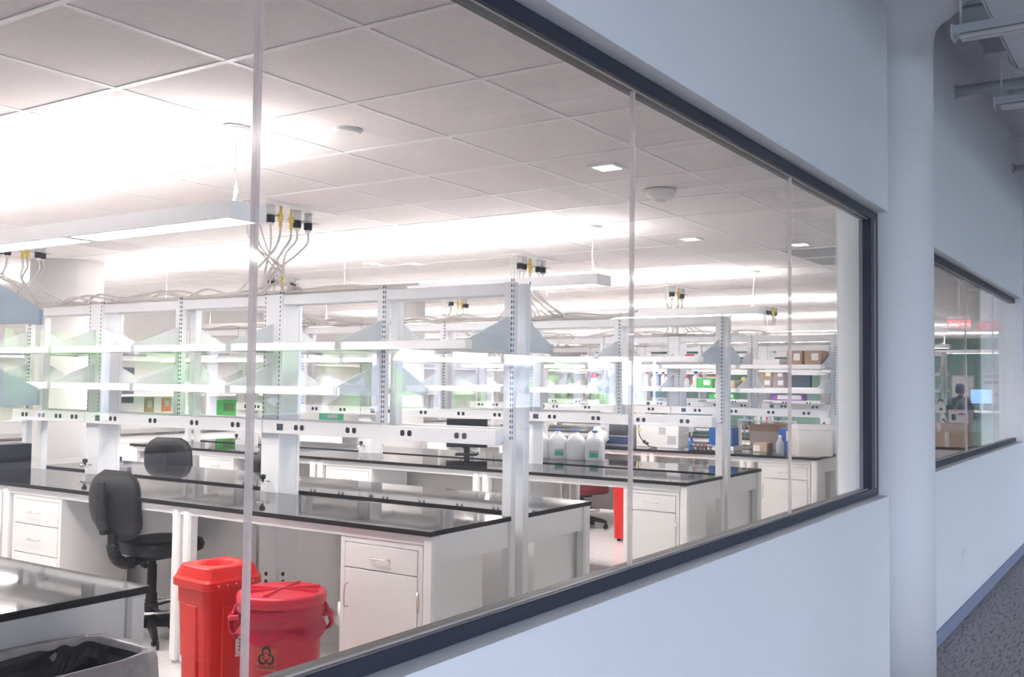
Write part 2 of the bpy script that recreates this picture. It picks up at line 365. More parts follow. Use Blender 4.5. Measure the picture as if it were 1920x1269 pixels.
struct('wall_pier', MB().box(2.2, 4.78, 8.55, 8.85, 0, 2.83), 'labwall')
# ---------------------------------------------------------------- corridor and the open floor behind the camera
cc = MB().box(-6, 42, -18.4, .0, 4.62, 4.8)
struct('ceiling_corridor', cc, 'ceilc')
for i in range(24):
    x = 4.1 + i * 1.52
    struct('trim_%d' % (i + 1), MB().prism([(x - .42, 4.26), (x + .42, 4.26), (x + .5, 4.62), (x - .5, 4.62)], 'y', -2.9, -.16), 'ceilc')
struct('trim_30', MB().box(6.5, 42, -.16, 0, 4.30, 4.62), 'ceilc')
struct('trim_31', MB().box(-6, 42, -3.4, -2.9, 3.36, 4.62), 'ceilc')  # unseen beam added to keep daylight off the upper corridor wall
struct('ceiling_lounge', MB().box(-6, 42, -18.2, -3.4, 3.36, 3.5), 'ceilc')
ow = MB().box(4.5, 42, -18.4, -18.1, 0, .8).box(4.5, 42, -18.4, -18.1, 2.69, 3.5)
for k in range(-7, 6): ow.box(25.5 + 3 * k, 26.1 + 3 * k, -18.4, -18.1, .8, 2.69)
struct('wall_outer', ow, 'wall')
nb = MB().box(-6, 4.5, -6.7, -6.5, 0, .3).box(-6, 4.5, -6.7, -6.5, 3.2, 4.7).box(1.5, 4.3, -6.7, -6.5, .3, 3.2).box(4.3, 4.5, -18.4, -6.5, 0, .3).box(4.3, 4.5, -18.4, -6.5, 3.2, 4.7)
for k in range(4): nb.box(-6 + k * 1.9, -5.9 + k * 1.9, -6.7, -6.5, .3, 3.2)
for k in range(5): nb.box(4.3, 4.5, -18.3 + k * 2.9, -18.2 + k * 2.9, .3, 3.2)
struct('added_daylight_bay', nb, 'wall')  # unseen glazed bay, added to let more daylight reach the corridor wall
struct('wall_infill', MB().box(5.85, 6.05, .1, .17, 0, ZB).box(5.85, 6.05, .1, .17, ZT, 4.7), 'wall')
struct('wall_end', MB().box(42, 42.2, -18.4, 0, 0, 4.7), 'base'); struct('wall_start', MB().box(-6.2, -6, -6.7, 0, 0, 4.7), 'wall')
d = thing('duct', 'white boxed air duct running under the corridor ceiling ribs', 'duct', (0, 0, 0))
MB().box(-2, 7.52, -1.65, -.475, 3.9, 4.1, .01).build('duct_body', 'wall', d)
MB().box(-2, 7.53, -.476, -.464, 3.895, 3.92).build('seam_flange', 'pipe', d)
MB().tube(smooth_path([(7.4, -.45, 4.1), (7.42, -.45, 3.92), (7.46, -.5, 3.855), (7.46, -.75, 3.85), (7.46, -1.65, 3.85)]), .018, 8).build('conduit', 'pipe', d)
MB().box(7.34, 7.5, -1.6, -.55, 3.87, 3.9).build('bracket', 'pipe', d)
LT = [(5.55, 3.55, -.41), (7.08, 3.55, -.40), (8.62, 3.55, -.40), (10.2, 3.55, -.40)]
for i, (x, z, y) in enumerate(LT):
    l = thing('strip_light', ['unlit white strip light hanging nearest above the corridor', 'unlit white strip light second along the corridor ceiling', 'third unlit strip light along the corridor ceiling', 'farthest unlit strip light along the corridor'][i], 'light', (x, y, z), 0, 'strip lights hung in the corridor')
    MB().prism([(-.05, 0), (.05, 0), (.03, .05), (-.03, .05)], 'y', -2.3, 0).build('housing', 'pipe', l)
    for s in (-.028, .028): MB().tube([(s, -2.25, -.014), (s, -.03, -.014)], .014, 8).build('tube', 'plastic_w', l)
    MB().box(-.05, .05, 0, .012, -.02, .05).build('end_cap', 'pipe', l)
    for yy in (-.03, -2.0): MB().tube([(0, yy, .05), (0, yy, 4.26 - z)], .007, 6).build('hanger_rod', 'pipe', l)
for i, x in enumerate((6.5, 7.97, 11.2)):
    p = thing('pipe', ['thin grey pipe run nearest the column capital', 'fat white pipe entering the corridor wall beside the strip lights', 'far white pipe high on the corridor wall'][i], 'pipe', (x, 0, 0))
    z = (4.02, 3.925, 3.95)[i]; r = (.02, .04, .03)[i]
    MB().tube([(0, -2.9, z), (0, 0, z)], r, 12).build('pipe_run', 'pipe', p)
    MB().tube([(0, -.012, z), (0, 0, z)], r + .02, 14).build('wall_flange', 'pipe', p)
o = thing('wall_outlet', 'white outlet plate low on the corridor wall past the column', 'outlet', (8.15, 0, .45))
MB().box(-.035, .035, -.007, 0, -.06, .06, .003).build('plate', 'plastic_w', o)
for s in (-.025, .025): MB().box(-.014, .014, -.0095, -.007, s - .013, s + .013).build('receptacle', 'paper', o)

# ---------------------------------------------------------------- outdoors, seen mirrored in the glass
struct('ground', MB().box(-600, 2500, -2500, -18.5, -4.4, -4), 'lawn')
def tree(x, y, h, r, lab):
    t = thing('tree', lab, 'tree', (x, y, -4), 0, 'trees mirrored in the long window')
    MB().tube([(0, 0, 0), (.1, 0, h * .4), (0, .1, h * .75)], [.28, .2, .08], 8).build('trunk', 'bark', t)
    m = MB()
    for _ in range(60):
        a, q = random.uniform(0, 2 * pi), random.uniform(.15, 1) ** .5; zz = random.uniform(.22, 1)
        k = sin(pi * min(1, zz * .9 + .1)) * .6 + .45
        m.ico((r * q * k * cos(a), r * q * k * sin(a), h * zz), r * random.uniform(.16, .3), 2, (1, 1, .8), .22)
    m.build('crown', 'tree', t)
TR = [(16.5, -31, 13, 3.2), (22.5, -31, 12, 3.2), (28.2, -31.5, 13, 3.2), (34, -32, 12, 3.4), (30, -41, 14, 4.2), (20, -41, 14, 4.2), (39.5, -43, 12, 4), (47, -38, 4.6, 2.4), (56, -46, 4.8, 2.6), (64, -37, 8, 2.0), (76, -54, 4.8, 3.2), (92, -50, 5, 3)]
TL = ['leafy tree mirrored at the left end of the window', 'second leafy tree mirrored left of the cable drop', 'leafy tree mirrored behind the first shelf', 'broad tree mirrored by the wide shelf post', 'tree mirrored left of the pale house', 'tall tree mirrored behind the left trees', 'tall tree mirrored in the middle', 'low tree mirrored beside the pale house', 'low bushy tree mirrored next to the power lines', 'far tree mirrored right of the house', 'far low tree mirrored over the house roof', 'small tree mirrored near the jugs']
for a, l in zip(TR, TL): tree(*a, l)
h = thing('house', 'pale house with white columned porch mirrored in the window', 'house', (86, -62, -4))
MB().box(-9, 9, -9, -2, 0, 5.4).build('wall', 'house', h)
MB().prism([(-10, 5.2), (10, 5.2), (6, 7.4), (-6, 7.4)], 'y', -10, -1).build('roof', 'roof', h)
MB().box(-9.5, 9.5, -2, 1.2, 0, 1.8).build('porch_base', 'house', h); MB().box(-9.5, 9.5, -2, 1.2, 4.6, 5.2).build('porch_beam', 'house', h)
for i in range(11): MB().box(-9.2 + i * 1.82, -8.95 + i * 1.82, .8, 1.05, 1.8, 4.6).build('porch_post', 'house', h)
for i in range(5): MB().box(-7.6 + i * 3.6, -6.2 + i * 3.6, -2.04, -1.98, 2.4, 4.2).build('window', 'roof', h)
h = thing('office_block', 'long white building mirrored far behind the trees', 'building', (140, -110, -4))
MB().box(-75, 75, -12, 0, 0, 8.6).build('wall', 'house', h); MB().box(-76, 76, -13, 1, 8.6, 9.1).build('roof', 'house', h)
for i in range(33):
    for z in (3.2, 6.2): MB().box(-73 + i * 4.4, -70.5 + i * 4.4, -.05, .05, z, z + 1.6).build('window', 'roof', h)

# ---------------------------------------------------------------- benches
W_ = 1.645
def slots_mb():
    m = MB(); 
    for i in range(30): m.box(-.0035, .0035, -.0006, .0006, .03 + i * .0305, .03 + i * .0305 + .017)
    return m
def handle_mb():
    return MB().tube(smooth_path([(0, -.06, 0), (-.022, -.058, 0), (-.03, -.045, 0), (-.03, .045, 0), (-.022, .058, 0), (0, .06, 0)], 3), .0042, 6)
def outlet_mb():
    m = MB()
    for s in (0,): m.loft([[(0, s + .0165 * cos(2 * pi * i / 14) , max(-.017, min(.017, .022 * sin(2 * pi * i / 14)))) for i in range(14)], [(-.003, s + .0155 * cos(2 * pi * i / 14), max(-.016, min(.016, .021 * sin(2 * pi * i / 14)))) for i in range(14)]])
    return m
def bracket_mb(sgn, depth):
    m = MB(); z = 0
    m.prism([(0, z), (-sgn * depth, z), (-sgn * depth, z + .055), (-sgn * depth * .96, z + .062), (0, z + .195)], 'y', -.004, .004)
    m.box(*sorted((-sgn * depth, -sgn * (depth - .004))), -.022, .022, z, z + .05)
    m.box(*sorted((0, -sgn * depth)), -.012, .012, z, z + .004)
    return m
def valve(parent, loc, sgn):
    v = MB().tube([(0, 0, 0), (sgn * -.10, 0, .004)], .006, 8).build('gas_valve', 'chrome', parent, loc)
    MB().tube([(sgn * -.055, -.045, -.005), (sgn * -.055, .05, -.012)], .006, 6).build('hose_barb', 'chrome', v)
    MB().lathe(sgn * -.055, 0, [(.008, 0), (.008, .018), (.019, .02), (.019, .045), (.008, .05)], 10).build('knob', 'blackp', v)
ROWS = ['bench cut off at left edge', 'bench beside the red bins', 'bench holding the jugs', 'bench with the foam cooler', 'bench behind the foam cooler', 'last bench before the green wall']
def bench(i, ox, npost, low_first, far_depth):
    row = ROWS[i]
    r = thing('bench_rack', 'white steel shelving rack with socket rail on the ' + row, 'rack', (ox, 0, 0), 0, None)
    ys = [1.775, 2.72, 3.665, 4.64, 5.625, 6.56, 7.5, 8.44][:npost]; chase = (2, 4, 6)
    yend = ys[-1] + .06
    fA, fB = .723, .914                      # outer faces of the two uprights
    for k, y in enumerate(ys):
        lo = 0 if k in (0, npost - 1) else 1.37
        if k in chase:
            c = MB().box(fA, fB, y - .085, y + .085, 0, 2.285, .004).build('service_column', 'rack', r)
            for x in (fA + .02, fB - .02):
                MB().box(x - .012, x + .012, y - .0885, y - .085, WT + .01, 2.27).build('cover_strip', 'steel', c)
            for sg, x in ((1, fA), (-1, fB)):
                for yy in (-.07, .07): inst('slot_strip', 'slotx', slots_mb, 'dark', c, (x, y + yy, 1.37), (0, 0, pi / 2))
            inst('slot_strip', 'slotx', slots_mb, 'dark', c, (fA + .012, y - .0852, 1.37))
            valve(c, (fA, y, 1.045), 1); valve(c, (fB, y, 1.045), -1)
            for x, yy in ((fA - .004, y), (fA + .05, y - .089)):
                b = MB().box(-.004 if yy == y else -.035, .004 if yy == y else .035, -.035 if yy == y else -.004, .035 if yy == y else .004, .36, .47, .002).build('floor_outlet', 'steel', c, (x, yy, 0))
                for zz in (.39, .44):
                    (MB().tube([(-.004, 0, zz), (-.007, 0, zz)], .014, 10) if yy == y else MB().tube([(0, -.004, zz), (0, -.007, zz)], .014, 10)).build('receptacle', 'outlet', b)
        else:
            for x0, x1, sx in ((fA, fA + .056, fA), (fB - .058, fB, fB)):
                p = MB().box(x0, x1, y - .03, y + .03, lo, 2.285, .005).build('upright', 'rack', r)
                inst('slot_strip', 'slotx', slots_mb, 'dark', p, (sx, y - .022, 1.37), (0, 0, pi / 2))
                if sx == fA: inst('slot_strip', 'slotx', slots_mb, 'dark', p, (x0 + .008, y - .0305, 1.37))
    for x in (fA + .012, fB - .052):
        MB().box(x, x + .04, ys[0] + .03, yend, 2.215, 2.28, .004).build('top_rail', 'rack', r)
    # socket rails, one run per module
    mods = [(ys[0] + .03, ys[2]), (ys[2] + .01, ys[4])] + ([(ys[4] + .01, ys[6])] if npost > 6 else [(ys[4] + .01, yend)])
    for a, b in mods:
        for sg, x0 in ((1, .655), (-1, fB)):
            rc = MB().box(x0, x0 + .07, a, b, 1.368, 1.452, .003).build('socket_rail', 'steel', r)
            xf = x0 if sg == 1 else x0 + .07
            L = b - a
            for q in (.13, .345, .58, .82):
                if sg == 1 and a + q * L < b - .05:
                    for e in (-.027, .027): inst('outlet', 'receptacle', outlet_mb, 'outlet', rc, (xf, a + q * L + e, 1.412))
            if L > 1.2: MB().box(xf - .003 * sg if sg == 1 else xf, xf if sg == 1 else xf + .003, b - .19, b - .135, 1.39, 1.432).build('data_port', 'port', rc)
    # shelves
    for lev, z in ((0, 1.893), (1, 1.628)):
        for k in range(npost - 1):
            if lev == 1 and k == 0 and not low_first: continue
            y0, y1 = ys[k], ys[k + 1]
            for sg, xp, dep in ((1, fA, .37), (-1, fB, far_depth)):
                m = MB(); xs = sorted((xp, xp - sg * dep)); xb = sorted((xp, xp - sg * (dep - .014))); m.box(xb[0], xb[1], y0 + .006, y1 - .006, z + .033, z + .0495)
                xl = sorted((xp - sg * dep, xp - sg * (dep - .014))); m.box(xl[0], xl[1], y0 + .022, y1 - .022, z + .004, z + .05)
                m.box(*sorted((xp - sg * .05, xp - sg * .065)), y0 + .02, y1 - .02, z + .01, z + .032)
                s = m.build('shelf', 'steel', r)
                for yy in (y0 + .0045, y1 - .0045): inst('bracket', ('bracket', sg, dep), lambda: bracket_mb(sg, dep), 'bracket', s, (xp, yy, z))
    if i == 4:
        for ya, yb in ((2.75, 3.57), (3.76, 4.60)):
            MB().box(fA - .26, fA - .06, ya, yb, 1.485, 1.50).box(fA - .06, fA, ya, ya + .02, 1.455, 1.49).box(fA - .06, fA, yb - .02, yb, 1.455, 1.49).box(fA - .06, fA, ya + .02, yb - .02, 1.485, 1.50).build('low_shelf', 'steel', r)
    # under frame: legs, end aprons, front rails
    legy = [ys[0] - .005, ys[2] - .05, ys[2] + .05, ys[4] - .05, ys[4] + .05, ys[-1]]
    def leg_mb(): return MB().box(-.035, .035, -.035, .035, .022, .948, .012)
    def foot_mb(): return MB().lathe(0, 0, [(.026, 0), (.026, .012), (.01, .016), (.01, .024)], 10)
    for y in legy:
        for x in (.055, W_ - .055):
            l = inst('leg', 'bench_leg', leg_mb, 'steel', r, (x, y, 0)); inst('foot', 'bench_foot', foot_mb, 'chrome', l)
    for y in (ys[0] - .01, ys[-1] + .01):
        for x0, x1 in ((.09, fA - .002), (fB + .002, W_ - .09)): MB().box(x0, x1, y - .01, y + .01, .80, .948, .003).build('end_apron', 'steel', r)
    for x in (.032, W_ - .062): MB().box(x, x + .03, ys[0] + .03, ys[-1] - .03, .898, .948).build('front_rail', 'steel', r)
    for x in (fA - .03, fB + .005): MB().box(x, x + .022, ys[2] + .1, ys[-1] - .1, .16, .948).build('modesty_panel', 'panel', r)
    for x in (fA + .01, fB - .02):
        for zz in (.42, .52): MB().tube([(x, ys[0] - .036, zz), (x, ys[0] - .03, zz)], .008, 8).build('bolt', 'dark', r)
    # worktops
    for x0, x1, side in ((0, fA + .005, 'near'), (fB - .005, W_, 'far')):
        w = MB().box(x0, x1, ys[0] - .035, yend, WT - .026, WT, .003).build('worktop', 'epoxy', None, (ox, 0, 0))
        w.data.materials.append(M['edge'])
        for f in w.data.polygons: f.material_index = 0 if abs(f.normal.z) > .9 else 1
        tag(w, 'glossy black worktop on the %s side of the %s' % (side, row), 'worktop')
    # cables lying along the rack top
    if i in (1, 2, 3, 4):
        cb = thing('cable_bundle', 'beige cables lying along the top of the ' + row, 'cable', (ox, 0, 0))
        for k in range(7):
            pts = []; y = ys[1] + random.uniform(-.3, .4)
            while y < yend:
                pts.append((.78 + k * .018 + random.uniform(-.04, .04), y, 2.30 + .008 * (k % 3) + (.06 * random.random() if random.random() < .4 else 0))); y += random.uniform(.22, .4)
            MB().tube(smooth_path(pts, 4), .009, 5).build('cable', 'cable', cb)
    return ys
def cabinet(ox, side, y0, y1, style, label):
    sg = 1 if side == 'near' else -1
    c = thing('base_cabinet', label, 'cabinet', (ox if sg == 1 else ox + W_, 0, 0))
    X = lambda a, b: sorted((sg * a, sg * b))
    MB().box(*X(.052, .56), y0, y1, .10, .895).box(*X(.10, .52), y0 + .02, y1 - .02, 0, .10).build('body', 'cab', c)
    MB().box(*X(.038, .052), y0, y0 + .028, .10, .895).box(*X(.038, .052), y1 - .028, y1, .10, .895).box(*X(.038, .052), y0 + .028, y1 - .028, .868, .895).build('face_frame', 'cab', c)
    def front(name, z0, z1, hz):
        f = MB().box(*X(.034, .051), y0 + .031, y1 - .031, z0, z1, .003).build(name, 'cab', c)
        if hz: inst('handle', 'bow_handle', handle_mb, 'nickel', f, (sg * .034, (y0 + y1) / 2, (z0 + z1) / 2), (0, 0, 0 if sg == 1 else pi))
        else: inst('handle', 'bow_handle', handle_mb, 'nickel', f, (sg * .034, y1 - .06, z1 - .14), (radians(90), 0, 0 if sg == 1 else pi))
        return f
    if style == 'door':
        front('drawer', .738, .864, True); f = front('door', .125, .732, False)
        MB().tube([(sg * .034, y0 + .027, .56), (sg * .034, y0 + .027, .66)], .006, 8).build('hinge', 'nickel', c)
    else:
        front('drawer', .70, .864, True); front('drawer', .50, .695, True); front('drawer', .125, .495, True)
    return c
OX = [.668, 3.934, 7.05, 10.33, 13.43, 16.55]
for i, ox in enumerate(OX):
    n = 6 if i in (0, 1, 3) else 8
    ys = bench(i, ox, n, i in (0, 3, 4, 5), .27 if i == 1 else .30)
    row = ROWS[i]
    cabinet(ox, 'near', 1.815, 2.29 if i == 2 else 2.37, 'door', 'white one drawer cabinet at window end, near side of ' + row)
    cabinet(ox, 'far', 1.815, 2.37, 'door', 'white cabinet at window end, far side of ' + row)
    cabinet(ox, 'near', 4.92, 5.50, 'drawers', 'white three drawer cabinet halfway along ' + row)
    cabinet(ox, 'far', 3.78, 4.36, 'drawers', 'white drawer cabinet under far worktop of ' + row)
    if n > 6: cabinet(ox, 'near', 6.82, 7.35, 'door', 'white cabinet at deep end of ' + row)
wb = thing('wall_bench', 'long white wall bench with black top against the back wall', 'bench', (0, 0, 0))
MB().box(5.95, LX1, 10.25, LY1, WT - .026, WT).build('worktop', 'epoxy', wb)
for k in range(10): MB().box(6.0 + k * 1.75, 7.2 + k * 1.75, 10.32, LY1, .08, .94).build('cabinet_body', 'cab', wb)
MB().box(5.97, LX1, 10.30, 10.33, .85, .94).build('apron', 'steel', wb)
for z in (1.45, 1.95): MB().box(6.2, LX1, 10.85, LY1, z, z + .03).build('shelf', 'steel', wb)
for k in range(9): MB().box(6.2 + k * 1.9, 6.26 + k * 1.9, 10.8, LY1, WT, 2.3).build('upright', 'rack', wb)

# ---------------------------------------------------------------- ceiling things in the lab
def pendant(x, y0, nmod, label):
    p = thing('pendant_light', label, 'light', (x, y0, 2.385), 0, 'long pendant lights over the aisles')
    Lm = 1.18; L = nmod * Lm
    m = MB().box(-.1, -.088, .012, L - .012, .006, .07).box(.088, .1, .012, L - .012, .006, .07).box(-.1, .1, 0, .012, .006, .07).box(-.1, .1, L - .012, L, .006, .07).box(-.088, .088, .012, L - .012, .03, .04)
    m.box(-.1, -.076, 0, L, 0, .006).box(.076, .1, 0, L, 0, .006)
    for k in range(nmod + 1): m.box(-.076, .076, max(.0, k * Lm - .035), min(L - .0, k * Lm + .035), 0, .006)
    m.build('housing', 'steel', p)
    for k in range(nmod):
        MB().box(-.075, .075, k * Lm + .035, (k + 1) * Lm - .035, .003, .012).build('diffuser', 'lampd', p)
        MB().box(-.085, .085, k * Lm + .06, (k + 1) * Lm - .06, .058, .064).build('uplight', 'lampu', p)
    for yy in [.09] + [k * Lm * 2 + .02 for k in range(1, nmod // 2)] + [L - .09]:
        h_ = CZ - 2.385
        c = MB().lathe(0, yy, [(.062, h_ - .016), (.062, h_ - .004), (.055, h_)], 20).build('canopy', 'plastic_w', p)
        MB().tube([(0, yy, .06), (0, yy, h_ - .01)], .002, 5).build('wire', 'chrome', c)
        if yy < .2: MB().tube(smooth_path([(-.02, yy - .04, h_ - .02), (-.012, yy - .015, h_ - .06), (.006, yy + .005, h_ - .2), (.012, yy, .13), (0, yy + .02, .08), (-.03, yy + .04, .068)], 5), .0055, 6).build('power_cord', 'plastic_w', c)
PX = [2.845, 5.97, 9.10, 12.22, 15.35, 18.5]
PL = ['long white pendant light nearest, over the chair and red bins', 'second pendant light, ending above the jug bench', 'third pendant light, ending near the third glass joint', 'fourth pendant light, above the foam cooler aisle', 'fifth pendant light, far along the lab', 'farthest pendant light before the green wall']
for x, l in zip(PX, PL): pendant(x, 1.875, 4, l)
for x, l in zip(PX, ['rear pendant light deep behind the nearest one', 'rear pendant light deep in the second aisle', 'rear pendant light deep in the third aisle', 'rear pendant light deep in the fourth aisle', 'rear pendant light deep in the fifth aisle', 'rear pendant light deep in the last aisle']):
    pendant(x, 7.4, 2, l)
pendant(21.5, 1.2, 4, 'pendant light over the desk by the green wall')
# supply diffusers and return grilles filling tile cells
VL = ['slotted air vent beside the nearest pendant light', 'slotted air vent above the second bench row', 'slotted air vent above the third bench row', 'slotted air vent deep in the lab']
for ((u, v), _), l in zip(VENTS.items(), VL):
    x, y = GX + (u + .5) * T, GY + (v + .5) * T
    t = thing('air_vent', l, 'vent', (x, y, CZ))
    MB().box(-.292, .292, -.292, .292, .012, .022).build('back_plate', 'panel', t)
    MB().box(-.292, -.23, -.292, .292, .001, .012).box(.23, .292, -.292, .292, .001, .012).box(-.23, .23, -.292, -.25, .001, .012).box(-.23, .23, .25, .292, .001, .012).build('rim', 'grid', t)
    for k in range(9): MB().prism([(-.235 + k * .055, .001), (-.205 + k * .055, .001), (-.198 + k * .055, .011), (-.228 + k * .055, .011)], 'x', -.23, .23).build('slat', 'grid', t)
for ((u, v), _), l in zip(RETURNS.items(), ['dark return grille in the ceiling beside the column', 'dark return grille behind the first one by the column']):
    x, y = GX + (u + .5) * T, GY + (v + .5) * T
    t = thing('return_grille', l, 'vent', (x, y, CZ))
    MB().box(-.29, .29, -.29, .29, .014, .022).build('back_plate', 'dark', t)
    MB().box(-.292, -.265, -.292, .292, -.002, .012).box(.265, .292, -.292, .292, -.002, .012).box(-.265, .265, -.292, -.265, -.002, .012).box(-.265, .265, .265, .292, -.002, .012).build('rim', 'grid', t)
    g = MB()
    for k in range(14): g.box(-.26 + k * .038, -.25 + k * .038, -.265, .265, .003, .010)
    g.build('grille_bars', 'panel', t, kind='stuff')
for (x, y), l in zip(((4.343, .985), (6.836, 1.622), (7.493, 1.016), (6.9, 4.77), (7.08, 4.42), (9.9, 1.0)), ('lit square downlight left of the second glass joint', 'lit square downlight above the jug bench', 'lit square downlight near the round column', 'small lit downlight deep above the second row', 'small lit downlight just right of another deep one', 'lit square downlight past the column')):
    t = thing('downlight', l, 'light', (x, y, CZ))
    MB().box(-.075, .075, -.075, -.055, -.006, .01).box(-.075, .075, .055, .075, -.006, .01).box(-.075, -.055, -.055, .055, -.006, .01).box(.055, .075, -.055, .055, -.006, .01).build('trim_ring', 'grid', t)
    MB().box(-.055, .055, -.055, .055, -.001, .008).build('lens', 'dl', t)
t = thing('ceiling_sensor', 'white domed sensor on the ceiling right of the second glass joint', 'sensor', (5.01, 1.008, CZ))
MB().lathe(0, 0, [(.086, 0), (.086, -.012), (.075, -.035), (.05, -.055), (.03, -.06)], 24).build('dome', 'plastic_w', t)
MB().lathe(0, 0, [(.028, -.058), (.02, -.068)], 14).build('lens', 'panel', t)
t = thing('sprinkler_cover', 'flat round white disc on the ceiling above the red can', 'cover', (3.131, 1.594, CZ))
MB().lathe(0, 0, [(.058, .002), (.058, -.010), (.05, -.014)], 24).build('disc', 'plastic_w', t)
MB().lathe(0, 0, [(.066, .003), (.066, -.002)], 24).build('flange', 'grid', t)
# power drops hanging over the service columns
def drop(cx, cy, tgt, label, kinds, full=True):
    t = thing('power_drop', label, 'power outlet', (cx, cy, CZ), 0, 'ceiling power drops')
    MB().box(-.32, .32, -.12, .12, -.006, 0).build('ceiling_plate', 'grid', t)
    n = len(kinds)
    for k, (dx, kd) in enumerate(kinds):
        yy = random.uniform(-.04, .04)
        tx, ty, tz = tgt[0] - cx, tgt[1] - cy, tgt[2] - CZ
        if kd == 'd':
            pts = [(dx, yy, -.005), (dx + .01, yy, -.12), (dx + .05 + .02 * (k % 3), yy, -.24 - .01 * k), (tx * .6 + dx * .4 + .03 * sin(k * 2.1), ty * .5, tz + .13 + .02 * sin(k * 3)), (tx - .04 + .014 * k, ty + .12 * k - .2, tz)]
            MB().tube(smooth_path(pts), .0048, 5).build('data_cable', 'cable', t); continue
        big = kd == 'p'
        if big:
            cst = MB().lathe(dx, yy, [(.026, -.006), (.026, -.062), (.022, -.066)], 12).build('receptacle_body', 'panel', t)
            MB().box(dx - .06, dx + .06, yy - .035, yy + .035, -.067, -.064).build('strap_plate', 'bead', cst)
            MB().lathe(dx, yy, [(.024, -.062), (.027, -.07), (.027, -.108), (.02, -.112)], 12).build('plug', 'blackp', cst)
            MB().lathe(dx, yy, [(.02, -.112), (.018, -.128), (.008, -.13)], 12).build('plug_collar', 'plastic_w', cst)
        else:
            cst = MB().lathe(dx, yy, [(.008, -.004), (.008, -.05), (.017, -.052), (.017, -.085), (.011, -.09), (.011, -.13)], 10).build('twist_plug', 'yellow', t)
        z0 = -.125
        end = (tx + random.uniform(-.08, .05), ty + random.uniform(-.35, .45), tz)
        w = random.uniform(-.03, .03); cross = (n / 2 - k) * .02
        pts = [(dx, yy, z0), (dx + w * .4, yy, z0 - .07), (dx + w + cross, yy + .01, z0 - .16), ((dx + end[0]) / 2 + cross, (yy + end[1]) / 2, (z0 + end[2]) / 2 - .07), (end[0], end[1], end[2] + .012), (end[0] + .01, end[1] + .35, end[2] + .0)]
        MB().tube(smooth_path(pts), .0075 if big else .0085, 6).build('cable', 'cable', t)
KA = [(-.36, 'd'), (-.34, 'd'), (-.32, 'd'), (-.28, 'd'), (-.26, 'd'), (-.24, 'd'), (-.16, 'p'), (-.10, 'y'), (.02, 'y'), (.08, 'p'), (.19, 'p')]
KB = [(-.30, 'd'), (-.27, 'd'), (-.24, 'd'), (-.21, 'd'), (-.16, 'p'), (-.09, 'p'), (.0, 'y'), (.06, 'y'), (.14, 'p'), (.20, 'p')]
for i, x in enumerate((4.40, 7.22, 10.25, 13.35)):
    drop(x, 3.27, (OX[i + 1] + .80, 3.6, 2.30), ['ceiling power drop nearest, cables falling right of the pendant end', 'ceiling power drop of the jug bench row', 'ceiling power drop over the foam cooler row', 'small far ceiling power drop past the third pendant'][i], KA if i == 0 else KB)
for i, x in enumerate((4.45, 7.25, 10.3)):
    drop(x, 6.35, (OX[i + 1] + .80, 6.4, 2.30), ['ceiling power drop above the left column', 'rear ceiling power drop seen under the left rack rail', 'rear ceiling power drop behind the middle rack rail'][i], KB)

# ---------------------------------------------------------------- red bins
def biohazard(parent, loc, rot, s, m):
    mb = MB()
    for k in range(3):
        a = pi / 2 + k * 2 * pi / 3; c = (cos(a) * s * .42, sin(a) * s * .42); q = []
        for j in range(13):
            b = a + pi + (.6 + j / 12 * (2 * pi - 1.2)); wd = s * (.035 + .085 * sin(pi * j / 12))
            q.append((c[0] + cos(b) * s * .40, c[1] + sin(b) * s * .40, wd, b))
        for j in range(12):
            (x0, y0, w0, b0), (x1, y1, w1, b1) = q[j], q[j + 1]
            mb.add([(x0 - cos(b0) * w0, y0 - sin(b0) * w0, 0), (x0 + cos(b0) * w0, y0 + sin(b0) * w0, 0), (x1 + cos(b1) * w1, y1 + sin(b1) * w1, 0), (x1 - cos(b1) * w1, y1 - sin(b1) * w1, 0)], [(0, 1, 2, 3)])
    N = 24
    mb.add([(cos(2 * pi * j / N) * s * r, sin(2 * pi * j / N) * s * r, 0) for r in (.30, .37) for j in range(N)], [(j, (j + 1) % N, N + (j + 1) % N, N + j) for j in range(N)])
    return mb.build('hazard_symbol', m, parent, loc, rot)
sh = thing('sharps_bin', 'tall square red medical waste bin with funnel lid beside the bench leg', 'bin', (3.44, 2.715, 0), radians(-6))
body = MB().loft([ring(0, 0, .125, .115, 7, 0, 40), ring(0, 0, .13, .12, 7, .02, 40), ring(0, 0, .135, .125, 7, .33, 40), ring(0, 0, .139, .129, 7, .335, 40), ring(0, 0, .146, .136, 8, .60, 40), ring(0, 0, .15, .14, 8, .605, 40), ring(0, 0, .153, .143, 8, .70, 40)], smooth=False)
body.build('body', 'red', sh)
for s, e in ((-1, 0), (1, 0), (0, -1)):
    if s: MB().box(*sorted((s * .137, s * .151)), -.05, .05, .05, .60, .006).build('rib', 'red', sh)
    else: MB().box(-.06, .06, -.141, -.127, .05, .60, .006).build('rib', 'red', sh)
MB().loft([ring(0, 0, .166, .156, 9, .685, 40), ring(0, 0, .170, .160, 9, .69, 40), ring(0, 0, .170, .160, 9, .722, 40), ring(0, 0, .162, .152, 8, .735, 40), ring(0, 0, .146, .134, 7, .785, 40), ring(0, 0, .141, .129, 7, .79, 40),
           ring(.01, 0, .105, .092, 2.2, .79, 40), ring(.01, 0, .10, .088, 2, .782, 40), ring(.01, 0, .085, .075, 2, .755, 40), ring(.01, 0, .05, .045, 2, .735, 40)], smooth=False).build('lid', 'red', sh)
for k in range(5): MB().tube([(-.1 + k * .05, -.158, .706), (-.1 + k * .05, -.163, .706)], .004, 8).build('rivet', 'label', sh)
